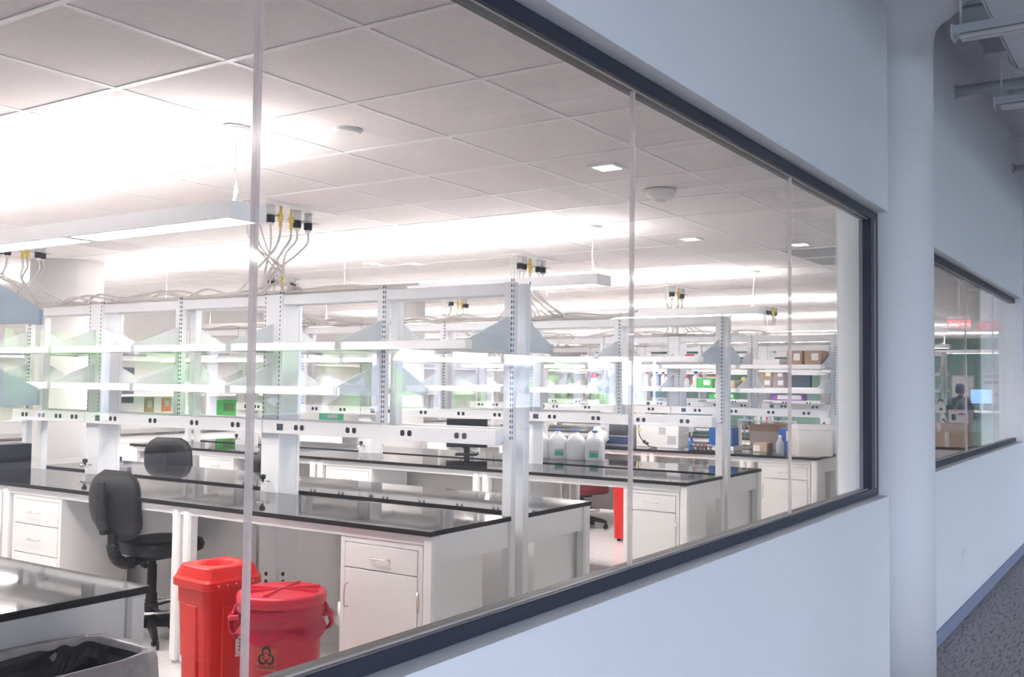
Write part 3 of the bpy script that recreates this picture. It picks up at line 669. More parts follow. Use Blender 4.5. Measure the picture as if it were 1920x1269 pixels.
for z0, z1 in ((.55, .63), (.34, .44)):
    lb = MB().box(-.055 + .07, .055 + .07, -.147, -.1445, z0, z1).build('label_plate', 'label', sh)
    for k in range(4): MB().box(.035, .035 + random.uniform(.04, .08), -.1475, -.147, z1 - .022 - k * .017, z1 - .013 - k * .017).build('print_line', 'ink', lb)
biohazard(sh, (.07, -.1462, .49), (radians(90), 0, 0), .055, 'ink')

rc = thing('biohazard_can', 'round crimson waste can with red bag and lid behind the glass joint', 'bin', (3.44, 2.25, 0)); rc.scale = (.88, .88, 1)
MB().lathe(0, 0, [(.185, 0), (.19, .01), (.205, .3), (.215, .56), (.222, .565), (.222, .6), (.21, .6)], 40).build('body', 'redcan', rc)
sk = []
for k in range(8):
    z = .665 - k * .022; N = 56
    sk.append([((.232 + .010 * sin(k * 1.1) + .006 * sin(3 * a + k) + .008 * (k / 7) * sin(7 * a + 1.3 * k)) * cos(a), (.232 + .010 * sin(k * 1.1) + .006 * sin(3 * a + k) + .008 * (k / 7) * sin(7 * a + 1.3 * k)) * sin(a), z + .018 * (k / 7) * sin(5 * a)) for a in [2 * pi * j / N for j in range(N)]])
MB().loft(sk, smooth=True, cap=False).build('bag_skirt', 'redbag', rc)
ld = MB().lathe(0, 0, [(.236, .655), (.242, .66), (.242, .695), (.236, .705), (.22, .712), (.215, .712), (.20, .705), (.1, .712), (.01, .716)], 44).build('lid', 'lid', rc)
for a in (.35, .35 + pi / 2, 2.6):
    c, s = cos(a), sin(a)
    MB().loft([[(x * c - y * s, x * s + y * c, z) for x, y, z in ((-r, -.009, .702), (-r, .009, .702), (-r, .005, .722), (-r, -.005, .722))] for r in (.21, .08, -.08, -.21)]).build('lid_rib', 'lid', ld)
for a in (-.75, 2.4):
    pts = [(.225 * cos(a - .22), .225 * sin(a - .22), .60), (.262 * cos(a - .14), .262 * sin(a - .14), .595), (.272 * cos(a), .272 * sin(a), .59), (.262 * cos(a + .14), .262 * sin(a + .14), .595), (.225 * cos(a + .22), .225 * sin(a + .22), .60)]
    MB().tube(smooth_path(pts, 4), .013, 8).build('side_handle', 'redcan', rc)
    MB().tube(smooth_path([(.24 * cos(a - .3), .24 * sin(a - .3), .66), (.27 * cos(a), .27 * sin(a), .55), (.235 * cos(a + .2), .235 * sin(a + .2), .5)], 4), [.006, .01, .012, .016, .014, .012, .01, .008, .006], 6).build('bag_fold', 'redbag', rc)
th = math.atan2(-1.3444 - 2.27, -3.42) - .36
N = 9
def arc(r, z0, z1, w):
    m = MB(); L0 = [(r * cos(th + w * (j / 8 - .5)), r * sin(th + w * (j / 8 - .5)), z0) for j in range(N)]; L1 = [(x, y, z1) for x, y, _ in L0]
    m.add(L0 + L1, [(j, j + 1, N + j + 1, N + j) for j in range(N - 1)], True); return m
lb = arc(.2135, .375, .48, .52).build('label_patch', 'orange', rc)
rr = .2155
rot = (radians(90), 0, th + pi / 2)
biohazard(lb, (rr * cos(th), rr * sin(th), .442), rot, .052, 'ink')
for k, ch in enumerate('BIOHAZARD'):
    a = th + (k - 4) * .0112 / rr * 1.0
    text('lettering', ch, .019, 'ink', lb, (rr * cos(a), rr * sin(a), .393), (radians(90), 0, a + pi / 2), .0004)

# waste bin with black bag at the bottom left
wbn = thing('waste_bin', 'grey waste bin lined with black and clear bags at the bottom left', 'bin', (1.78, 1.545, 0))
A, B, Zr = .30, .19, .85
MB().loft([ring(0, 0, A - .06, B - .05, 6, 0, 40), ring(0, 0, A - .055, B - .045, 6, .02, 40), ring(0, 0, A - .012, B - .012, 6, Zr - .03, 40), ring(0, 0, A + .004, B + .004, 6, Zr - .028, 40), ring(0, 0, A + .004, B + .004, 6, Zr, 40), ring(0, 0, A - .016, B - .016, 6, Zr, 40)], cap=False).build('body', 'bin', wbn)
def wavy(a, b, z, n, amp, ph, zamp=0, N=72):
    return [(x * (1 + amp * sin(7 * i * 2 * pi / N + ph) + amp * .6 * sin(17 * i * 2 * pi / N + 2 * ph)), y * (1 + amp * sin(5 * i * 2 * pi / N + ph)), z + zamp * sin(4 * i * 2 * pi / N + ph) + zamp * .5 * sin(9 * i * 2 * pi / N)) for i, (x, y, _) in enumerate(ring(0, 0, a, b, n, 0, N))]
MB().loft([wavy(A + .012, B + .012, Zr - .17, 6, .012, 1, .012), wavy(A + .022, B + .018, Zr - .10, 6, .012, 2, .004), wavy(A + .014, B + .014, Zr - .02, 6, .006, 3), wavy(A + .008, B + .008, Zr + .008, 6, .004, 1, .003), wavy(A - .02, B - .02, Zr + .006, 6, .006, 4, .003), wavy(A - .03, B - .03, Zr - .05, 6, .015, 5)], cap=False, smooth=True).build('clear_liner', 'liner', wbn)
from mathutils import noise as NZ
bl_ = []
for k in range(16):
    t = k / 15; a_, b_ = A - .026 - .17 * t ** 1.6, B - .026 - .10 * t ** 1.6; L = []
    for (x, y, _) in ring(0, 0, a_, b_, 6 - 3 * t, 0, 96):
        v = Vector((x * 9, y * 9, t * 4)); d_ = NZ.noise(v) * .075 * min(1, t * 3) + abs(NZ.noise(v * 2.3)) * .05 * min(1, t * 4)
        L.append((x * (1 - d_ * 3), y * (1 - d_ * 4), Zr - .012 - .32 * t + NZ.noise(v * 1.7) * .03 * min(1, t * 4) + .006 * sin(9 * x * 9)))
    bl_.append(L)
MB().loft(bl_, smooth=False, cap0=False).build('black_bag', 'bag', wbn)
for k, (x0, y0, x1, y1) in enumerate(((-.1, .12, .08, -.02), (.1, .1, .2, -.05), (-.2, .06, -.05, -.1))):
    L = []
    for q in range(9):
        u = q / 8; cx_, cy_ = x0 + (x1 - x0) * u, y0 + (y1 - y0) * u
        L.append([(cx_ + (w - 2) * .03 * (1 - .3 * u), cy_ + (w - 2) * .012, Zr - .05 - .10 * u - abs(w - 2) * .035 + NZ.noise(Vector((cx_ * 20, w, k))) * .02) for w in range(5)])
    m = MB(); m.add([p for l in L for p in l], [(a * 5 + b, a * 5 + b + 1, a * 5 + b + 6, a * 5 + b + 5) for a in range(8) for b in range(4)]); m.build('bag_fold', 'bag', wbn)

# ---------------------------------------------------------------- drafting chairs
def chair(loc, rz, label, seat_z=.66, m='fabric', group='black lab chairs', sm='seat'):
    c = thing('drafting_chair', label, 'chair', loc, rz, group)
    for k in range(5):
        a = k * 2 * pi / 5 + .4; C_, S_ = cos(a), sin(a)
        l = MB().loft([[(r * C_ - w * S_ * s, r * S_ + w * C_ * s, z + h * t) for s, t in ((-1, 0), (1, 0), (.7, 1), (-.7, 1))] for r, w, z, h in ((.03, .03, .09, .06), (.15, .026, .085, .05), (.26, .022, .07, .04), (.30, .018, .062, .025))]).build('base_spoke', 'blackp', c)
        MB().tube([(.285 * C_ - .022 * S_, .285 * S_ + .022 * C_, .028), (.285 * C_ - .008 * S_, .285 * S_ + .008 * C_, .028)], .028, 12).tube([(.285 * C_ + .008 * S_, .285 * S_ - .008 * C_, .028), (.285 * C_ + .022 * S_, .285 * S_ - .022 * C_, .028)], .028, 12).tube([(.285 * C_, .285 * S_, .03), (.285 * C_, .285 * S_, .075)], .008, 8).build('caster', 'blackp', l)
    MB().lathe(0, 0, [(.036, .08), (.036, .30), (.030, .31), (.030, seat_z - .17), (.024, seat_z - .165), (.024, seat_z - .11)], 18).build('gas_column', 'blackp', c)
    rg = MB().tube([(.205 * cos(2 * pi * j / 28), .205 * sin(2 * pi * j / 28), .215) for j in range(29)], .0095, 8).build('foot_ring', 'chrome', c)
    for k in range(3):
        a = k * 2 * pi / 3 + .2; MB().tube([(.036 * cos(a), .036 * sin(a), .215), (.2 * cos(a), .2 * sin(a), .215)], .008, 6).build('ring_spoke', 'blackp', rg)
    MB().lathe(0, 0, [(.045, .19), (.045, .24)], 16).build('ring_hub', 'blackp', rg)
    # seat
    MB().loft([ring(.06, 0, .22, .20, 3, seat_z - .095, 36), ring(.06, 0, .25, .235, 3, seat_z - .08, 36), ring(.06, 0, .26, .24, 3, seat_z - .045, 36), ring(.055, 0, .25, .232, 3, seat_z - .012, 36), ring(.04, 0, .20, .19, 3, seat_z, 36), ring(-.02, 0, .08, .08, 2.4, seat_z - .012, 36)], smooth=True).build('seat', sm, c)
    MB().box(-.11, .11, -.07, .07, seat_z - .135, seat_z - .09, .01).build('mechanism', 'blackp', c)
    kn = MB().tube([(-.14, .0, seat_z - .125), (-.14, -.10, seat_z - .14)], .007, 8).build('tilt_lever', 'blackp', c)
    MB().tube([(-.14, -.09, seat_z - .14), (-.14, -.125, seat_z - .143)], .019, 10).build('lever_knob', 'blackp', kn)
    # J bar with bellows
    pth = smooth_path([(-.10, 0, seat_z - .125), (-.19, 0, seat_z - .135), (-.265, 0, seat_z - .10), (-.30, 0, seat_z - .02), (-.305, 0, seat_z + .10), (-.315, 0, seat_z + .22)], 8)
    MB().tube(pth, [.036 + .004 * (j % 2) if 4 < j < 26 else .03 for j in range(len(pth))], 12, False).build('back_bar', 'blackp', c)
    MB().tube([(-.335, -.0, seat_z + .09), (-.385, 0, seat_z + .09)], .024, 14).build('height_knob', 'blackp', c)
    # backrest: padded shell, curved, wider at the top third
    loops = []; nz = 14
    for k in range(nz + 1):
        t = k / nz; z = seat_z + .02 + t * .44
        w = .235 * (max(0, 1 - abs(2 * t - 1.06) ** 3.2)) ** .42 + .012; th_ = .042 * (max(0, 1 - abs(2 * t - 1) ** 4)) ** .5 + .006; xc = -.285 - .075 * t + .05 * (2 * t - .9) ** 2
        L = []
        for j in range(28):
            a = 2 * pi * j / 28; y = w * math.copysign(abs(cos(a)) ** .75, cos(a)); x = xc + th_ * math.copysign(abs(sin(a)) ** .7, sin(a)) + .45 * y * y
            L.append((x, y, z))
        loops.append(L)
    b = MB().loft(loops, smooth=True).build('backrest', m, c)
    seam = [(sum(p[0] for p in l) / 28 + .006 + .45 * (l[0][1] ** 2) * .55, l[0][1] + .002, l[0][2]) for l in loops]; seam2 = [(x, -y, z) for x, y, z in seam]
    MB().tube(seam + seam2[::-1], .007, 6).build('edge_piping', 'blackp', b)
    MB().loft([ring(-.372, 0, .016, .045, 4, seat_z + .10, 16), ring(-.388, 0, .016, .055, 4, seat_z + .16, 16), ring(-.402, 0, .012, .05, 4, seat_z + .30, 16), ring(-.398, 0, .006, .04, 4, seat_z + .40, 16)]).build('rear_cover', 'blackp', b)
    return c
chair((4.24, 4.30, 0), radians(0), 'black drafting chair in front of the bench beside the red bins', .66)
chair((6.28, 6.55, 0), radians(18), 'black chair whose back shows above the nearest bench', .70)
chair((6.35, 5.15, 0), radians(-10), 'black chair half hidden behind the service column', .62)
chair((10.42, 4.55, 0), radians(-20), 'dark red chair tucked under the foam cooler bench, left of the red waste box', .50, 'redseat', 'red lab chair', 'redseat')
rb = thing('red_waste_box', 'tall red waste box standing in the aisle behind the jug bench', 'bin', (9.98, 3.60, 0))
MB().loft([ring(0, 0, .20, .20, 9, .03, 32), ring(0, 0, .215, .215, 9, .66, 32)]).build('body', 'red', rb); MB().loft([ring(0, 0, .225, .225, 9, .66, 32), ring(0, 0, .225, .225, 9, .70, 32), ring(0, 0, .2, .2, 9, .72, 32)]).build('lid', 'red', rb)
for sx in (-.15, .15):
    for sy in (-.15, .15): MB().lathe(sx, sy, [(.02, 0), (.02, .03)], 10).build('foot', 'blackp', rb)

# ---------------------------------------------------------------- things on the worktops
def box_thing(name, label, cat, x0, x1, y0, y1, z0, h, m, parts=(), lid=None, group=None):
    cx, cy = (x0 + x1) / 2, (y0 + y1) / 2; a, b = (x1 - x0) / 2, (y1 - y0) / 2
    t = thing(name, label, cat, (cx, cy, z0), 0, group)
    MB().box(-a, a, -b, b, 0, h, min(.006, h / 6)).build('body', m, t)
    if lid: MB().box(-a - .004, a + .004, -b - .004, b + .004, h, h + lid[0], .003).build('lid', lid[1], t)
    for nm, face, u0, u1, v0, v1, pm in parts:          # decals and panels standing 2 mm proud of a face
        if face == 'x': MB().box(-a - .002, -a, -b + u0 * 2 * b, -b + u1 * 2 * b, v0 * h, v1 * h).build(nm, pm, t)
        elif face == 'y': MB().box(-a + u0 * 2 * a, -a + u1 * 2 * a, -b - .002, -b, v0 * h, v1 * h).build(nm, pm, t)
        else: MB().box(-a + u0 * 2 * a, -a + u1 * 2 * a, -b + v0 * 2 * b, -b + v1 * 2 * b, h, h + .003).build(nm, pm, t)
    return t
def jug(x, y, label, lab, cap=True, rz=0):
    j = thing('water_jug', label, 'jug', (x, y, WT), rz, 'plastic water jugs'); j.scale = (1.2, 1.2, 1)
    lo = [ring(0, 0, .068, .068, 5, 0, 28), ring(0, 0, .076, .076, 5, .008, 28), ring(0, 0, .078, .078, 4.5, .06, 28), ring(0, 0, .078, .078, 4, .15, 28), ring(0, 0, .075, .075, 3.6, .18, 28), ring(0, 0, .064, .064, 2.8, .21, 28), ring(0, 0, .045, .045, 2.2, .235, 28), ring(0, 0, .024, .024, 2, .255, 28), ring(0, 0, .020, .020, 2, .275, 28)]
    MB().loft(lo, smooth=True).build('bottle', 'jug', j)
    if cap: MB().lathe(0, 0, [(.023, .268), (.023, .285), (.02, .288)], 16).build('cap', 'blue', j)
    MB().tube(smooth_path([(.025, 0, .25), (.062, .0, .235), (.078, 0, .19), (.074, 0, .14), (.066, 0, .12)], 4), .011, 8).build('handle', 'jug', j)
    if lab:
        l = MB().box(-.0795, -.078, -.036, .036, .035, .10).build('label', 'teal', j); MB().box(-.0800, -.0795, -.034, .034, .078, .096).build('label_band', 'grey', l)
for (x, y, r), l, lb in zip(((8.42, 3.90, .1), (8.46, 3.72, .2), (8.49, 3.53, 0), (8.48, 3.315, -.1)), ('water jug leftmost, half hidden by the rack post', 'water jug with green label, second from the left', 'plain water jug without a label', 'water jug with green label, rightmost and nearest the glass joint'), (0, 1, 0, 1)):
    jug(x, y, l, lb, True, r + .5)
# long instrument at the end of the nearest full bench
t = box_thing('instrument_case', 'black instrument case at the left end of the nearest bench', 'instrument', 4.05, 4.60, 6.34, 6.58, WT, .205, 'blackp', [('front_panel', 'y', .02, .98, .5, .96, 'dark'), ('front_panel', 'x', .05, .95, .5, .96, 'dark')])
# row 3 instruments seen behind the jugs
t = box_thing('gel_imager', 'dark fronted imager with white sides behind the jugs', 'instrument', 10.74, 11.0, 4.04, 4.42, WT, .26, 'grey', [('screen', 'x', .12, .85, .45, .95, 'dark'), ('front_panel', 'x', .05, .95, .05, .4, 'navy')])
t = box_thing('power_supply', 'pale grey power supply with dial and meter on the foam cooler bench', 'instrument', 10.70, 11.0, 3.44, 3.98, WT, .28, 'plastic_w', [('meter', 'x', .30, .46, .55, .85, 'grey'), ('socket', 'x', .05, .26, .15, .5, 'grey'), ('switch', 'x', .7, .76, .1, .2, 'dark')])
MB().tube([(-.152, .16, .06), (-.162, .16, .06)], .02, 12).build('dial', 'blackp', t)
MB().tube(smooth_path([(-.155, .14, .27), (-.22, .2, .25), (-.23, .18, .12), (-.25, .06, .02), (-.28, -.06, .008)], 5), .006, 6).build('lead', 'blackp', t)
MB().box(-.236, -.212, .17, .2, .19, .215).build('yellow_tag', 'yellow', t)
bl = thing('blue_bin_box', 'bright blue storage box behind the rack posts of the jug bench', 'box', (10.85, 2.95, WT))
MB().box(-.1, .1, -.14, .14, .05, .26, .008).build('body', 'blue', bl); MB().box(-.13, .13, -.17, .17, 0, .05, .006).build('tray', 'plastic_w', bl)
bt = thing('wash_bottle', 'small blue wash bottle on the foam cooler bench', 'bottle', (10.56, 3.22, WT))
MB().lathe(0, 0, [(.03, 0), (.032, .01), (.032, .09), (.016, .115), (.014, .13)], 16).build('bottle', 'blue', bt); MB().lathe(0, 0, [(.016, .125), (.016, .15)], 14).build('cap', 'navy', bt)
MB().tube(smooth_path([(0, 0, .15), (0, 0, .19), (-.02, .02, .205), (-.05, .04, .19)], 4), .003, 5).build('spout', 'plastic_w', bt)
rk = thing('tube_rack', 'dark tube rack with clips on the foam cooler bench', 'rack', (10.46, 3.05, WT))
MB().box(-.06, .06, -.13, .13, 0, .012).box(-.06, .06, -.13, .13, .05, .058).build('tray', 'dark', rk)
for k in range(5): MB().lathe(0, -.1 + k * .05, [(.012, .012), (.012, .085)], 10).build('tube', ['glassware', 'redcap', 'glassware', 'orange', 'glassware'][k], rk)
tr = thing('lab_stand', 'white lab stand with clamps left of the blue box', 'stand', (10.72, 3.28, WT))
MB().box(-.08, .08, -.06, .06, 0, .015).build('foot', 'grey', tr); MB().tube([(0, 0, .015), (0, 0, .36)], .008, 8).build('rod', 'chrome', tr)
MB().box(-.03, .03, -.03, .03, .2, .27).build('clamp', 'grey', tr); MB().box(-.03, .03, -.03, .03, .30, .33).build('clamp', 'navy', tr)
# foam cooler, boxes, bottle
fc = thing('foam_cooler', 'big white foam cooler on the bench beside the round column', 'cooler', (10.705, 1.90, WT), radians(31.5))
MB().loft([ring(0, 0, .155, .185, 14, 0, 32), ring(0, 0, .16, .19, 14, .275, 32)]).build('body', 'foam', fc); MB().box(-.17, .17, -.20, .20, .275, .325, .012).build('lid', 'foam', fc)
ob = thing('open_carton', 'open greyed cardboard carton with flaps up behind the foam cooler', 'box', (11.42, 2.60, WT))
MB().box(-.17, .17, -.19, .19, 0, .21).build('body', 'grybox', ob)
for sx in (-1, 1): MB().prism([(sx * .17, .21), (sx * .175, .21), (sx * .22, .29), (sx * .21, .29)], 'y', -.18, .18).build('flap', 'brown', ob)
for sy in (-1, 1): MB().prism([(sy * .19, .21), (sy * .195, .21), (sy * .24, .27), (sy * .23, .27)], 'x', -.16, .16).build('flap', 'brown', ob)
sb = box_thing('small_carton', 'small open brown carton with white label in front of the greyed one', 'box', 10.78, 10.98, 2.42, 2.58, WT, .10, 'tan', [('label', 'x', .52, .98, .1, .75, 'paper')])
bt = thing('spray_bottle', 'pale clear bottle between carton and foam cooler', 'bottle', (10.68, 2.24, WT))
MB().lathe(0, 0, [(.04, 0), (.044, .01), (.044, .12), (.02, .16), (.016, .18)], 18).build('bottle', 'glassware', bt); MB().lathe(0, 0, [(.018, .175), (.018, .20)], 14).build('cap', 'plastic_w', bt)
t = box_thing('blue_carton', 'blue box standing left of the foam cooler', 'box', 10.80, 11.02, 2.12, 2.30, WT, .27, 'blue', [('label', 'x', .1, .5, .5, .9, 'paper')])
gl = thing('pipette_rack', 'rack of hanging pipettes behind the open carton', 'rack', (11.72, 2.75, WT))
MB().box(-.05, .05, -.35, .35, .30, .32).box(-.05, .05, -.35, -.33, 0, .30).box(-.05, .05, .33, .35, 0, .30).build('stand', 'plastic_w', gl)
for k in range(9):
    MB().tube([(0, -.28 + k * .07, .36), (0, -.28 + k * .07, .22), (0, -.28 + k * .07, .08)], [.014, .012, .003], 8).build('pipette', ['plastic_w', 'grey', 'navy', 'plastic_w', 'redcap', 'grey', 'plastic_w', 'navy', 'grey'][k], gl)
# monitor and clutter on row 2/3
mo = thing('monitor', 'dark computer monitor tilted on the jug bench', 'monitor', (8.32, 4.72, WT), radians(31))
MB().box(-.02, .02, -.21, .21, .07, .36, .006).build('screen', 'blackp', mo); MB().box(-.09, .09, -.11, .11, 0, .012).build('foot', 'blackp', mo); MB().box(-.012, .012, -.03, .03, .012, .12).build('stem', 'blackp', mo)
MB().tube(smooth_path([(.02, .05, .15), (.1, .1, .1), (.14, 0, .03), (.05, -.12, .006)], 5), .005, 5).build('cable', 'blackp', mo)
# boxes and bottles on the shelves -------------------------------------------------
def shelf_z(level): return (1.893 + .05) if level else (1.628 + .05)
def bottles(ox, xoff, y0, n, z, kinds, label, group):
    for k in range(n):
        c, capm, h_ = kinds[k % len(kinds)]
        b = thing('reagent_bottle', label[k], 'bottle', (ox + xoff + .05 * (k % 2), y0 + k * .085, z), 0, group)
        MB().lathe(0, 0, [(.034, 0), (.036, .005), (.036, h_ * .62), (.016, h_ * .8), (.016, h_ * .9)], 14).build('bottle', c, b); MB().lathe(0, 0, [(.02, h_ * .85), (.02, h_)], 12).build('cap', capm, b)
ordn = ['first', 'second', 'third', 'fourth', 'fifth', 'sixth', 'seventh', 'eighth']
bottles(OX[3], .45, 3.2, 3, shelf_z(0), [('plastic_w', 'redcap', .15), ('plastic_w', 'blue', .19), ('glassware', 'redcap', .13)], ['%s reagent bottle from the right on the lower shelf above the foam cooler bench' % w for w in ordn], 'reagent bottles on the lower shelf')
bottles(OX[4], .40, 4.86, 7, shelf_z(0), [('plastic_w', 'redcap', .22), ('glassware', 'blue', .24), ('plastic_w', 'redcap', .18)], ['%s bottle from the right on the shelf behind the foam cooler bench' % w for w in ordn], 'bottles on the fourth row shelf')
SB = [
 (OX[4] + .38, .30, 3.22, 3.40, shelf_z(0), .13, 'grybox', 'stacked brown box lower left behind the cooler row'), (OX[4] + .38, .30, 3.41, 3.60, shelf_z(0), .13, 'grybox', 'stacked brown box lower right behind the cooler row'),
 (OX[4] + .38, .30, 3.24, 3.39, shelf_z(0) + .13, .10, 'grybox', 'middle box of the brown stack behind the cooler row'), (OX[4] + .38, .30, 3.40, 3.58, shelf_z(0) + .13, .11, 'brown', 'middle box with label in the brown stack'),
 (OX[4] + .40, .28, 3.30, 3.55, shelf_z(0) + .24, .0, 'brown', ''),
 (OX[3] + .36, .30, 1.80, 1.98, shelf_z(1), .15, 'brown', 'long brown carton on the top shelf near the column'), (OX[3] + .36, .30, 2.0, 2.17, shelf_z(1), .15, 'brown', 'brown carton left of the long one on the top shelf'),
 (OX[3] + .36, .30, 2.02, 2.45, shelf_z(0) - .02, .0, 'paper', ''),
 (OX[4] + .48, .20, 4.00, 4.16, 1.50, .09, 'greenbox', 'bright green box on the shelf behind the third post'), (OX[4] + .48, .20, 4.20, 4.40, 1.50, .09, 'greenbox', 'second bright green box left of its twin'),
 (OX[3] + .36, .28, 2.76, 3.00, shelf_z(0), .09, 'tan', 'tan tray of papers on the foam cooler bench shelf'), (OX[3] + .36, .28, 3.02, 3.22, shelf_z(0), .11, 'greenbox', 'green and white box on the foam cooler bench shelf'),
 (OX[3] + .36, .30, 2.25, 2.55, shelf_z(1), .06, 'plastic_w', 'flat white box left of the brown cartons on the top shelf'), (OX[4] + .48, .20, 3.0, 3.45, 1.50, .09, 'purple', 'white and purple glove box on the shelf by the column'),
 (OX[5] + .40, .30, 5.4, 6.0, shelf_z(0), .2, 'brown', 'wide brown carton far behind the bottles'), (OX[5] + .40, .30, 2.4, 2.9, shelf_z(0), .2, 'navy', 'navy box far on the last rack'),
 (OX[5] + .40, .30, 3.4, 3.9, shelf_z(1), .12, 'redcap', 'red box on the top shelf of the last rack'), (OX[4] + .38, .30, 5.75, 6.15, shelf_z(1), .13, 'navy', 'navy box on the top shelf deep in the lab'),
 (OX[4] + .40, .30, 6.75, 7.35, shelf_z(1), .12, 'tan', 'tan box on the deep top shelf'), (OX[4] + .40, .30, 6.62, 6.73, shelf_z(1), .12, 'blue', 'small blue and red box beside the tan one'),
]
for x, dx, y0, y1, z, h_, m, l in SB:
    if not l: continue
    prt = [('label', 'x', .15, .55, .3, .8, 'paper')] if m in ('brown', 'grybox', 'greenbox', 'tan') else ([('label', 'x', .05, .8, .2, .9, 'paper')] if m == 'purple' else [])
    box_thing('storage_box', l, 'box', x, x + dx, y0, y1, z, h_, m, prt)
for (x, y, z, hh), l in zip(((OX[3] + .5, 3.36, shelf_z(1), .12), (OX[4] + .45, 6.3, shelf_z(0), .2)), ('red capped white tub on the top shelf left of the third post', 'red capped bottle deep on the shelf behind the foam cooler')):
    b = thing('reagent_tub', l, 'tub', (x, y, z)); MB().lathe(0, 0, [(.05, 0), (.052, hh * .6), (.05, hh * .62)], 16).build('tub', 'plastic_w', b); MB().lathe(0, 0, [(.054, hh * .6), (.054, hh), (.05, hh)], 16).build('lid', 'redcap', b)
yt = thing('yellow_glove', 'crumpled yellow glove on the shelf behind the third post', 'glove', (OX[4] + .5, 3.82, shelf_z(0)))
MB().ico((0, 0, .06), .06, 2, (1, .8, 1), .2).ico((0, .05, .1), .04, 2, (1, 1, 1.4), .2).build('glove', 'yellow', yt)
# deep background along the back wall
BW = [('photo_board', 'dark brown and green poster on the back wall at the left', 8.72, 9.02, 1.35, 1.86, 'roof'), ('poster', 'green and yellow poster on the back wall', 10.53, 10.98, 1.10, 1.38, 'greenbox'), ('poster', 'orange poster beside the green one', 9.51, 9.67, 1.22, 1.42, 'orange'), ('poster', 'brown notice left of the orange poster', 9.21, 9.37, 1.2, 1.43, 'brown'), ('poster', 'teal poster on the back wall right of the wide column', 12.8, 13.4, .98, 1.13, 'teal')]
for n, l, x0, x1, z0, z1, m in BW:
    t = thing(n, l, 'poster', ((x0 + x1) / 2, LY1, (z0 + z1) / 2)); a, b = (x1 - x0) / 2, (z1 - z0) / 2
    MB().box(-a, a, -.012, 0, -b, b).build('sheet', m, t); MB().box(-a * .4, a * .5, -.014, -.012, -b * .3, b * .6).build('picture', 'leaf' if m == 'greenbox' else 'grey', t)

# ---------------------------------------------------------------- the far room seen through the second window
ds = thing('standing_desk', 'long pale standing desk along the green wall', 'desk', (22.6, 1.85, 0))
MB().box(-.4, .6, -.32, 1.9, 1.20, 1.235).build('top', 'paper', ds); MB().box(-.3, .5, -.28, 1.85, .1, 1.20).build('front_panel', 'green', ds); MB().box(-.25, .45, -.25, 1.8, 0, .1).build('plinth', 'panel', ds)
mo = thing('monitor', 'lit blue computer monitor on the desk by the green wall', 'monitor', (22.45, 1.97, 1.235), radians(6))
MB().box(-.015, .015, -.215, .215, .14, .45, .004).build('housing', 'blackp', mo); MB().box(-.018, -.015, -.205, .205, .15, .44).build('screen', 'scrn', mo); MB().box(-.012, .012, -.03, .03, .01, .2).build('stem', 'grey', mo); MB().box(-.08, .08, -.1, .1, 0, .012).build('foot', 'grey', mo)
wb2 = thing('notice_board', 'grey framed notice board on the green wall', 'board', (LX1, 2.57, 1.73))
MB().box(-.03, 0, -.24, .24, -.25, .25, .008).build('frame', 'grey', wb2); MB().box(-.034, -.03, -.21, .21, -.22, .22).build('panel', 'panel', wb2)
mp = thing('wall_shelf_unit', 'grey rack of dark trays on the green wall', 'rack', (LX1, 1.97, 1.38))
MB().box(-.25, -.23, -.17, .17, 0, .66).box(-.25, 0, -.17, -.16, 0, .66).box(-.25, 0, .16, .17, 0, .66).build('frame', 'grey', mp)
for k in range(5): MB().box(-.27, -.01, -.15, .15, .02 + k * .13, .09 + k * .13).build('tray', ['grey', 'roof', 'grey', 'dark', 'roof'][k], mp)
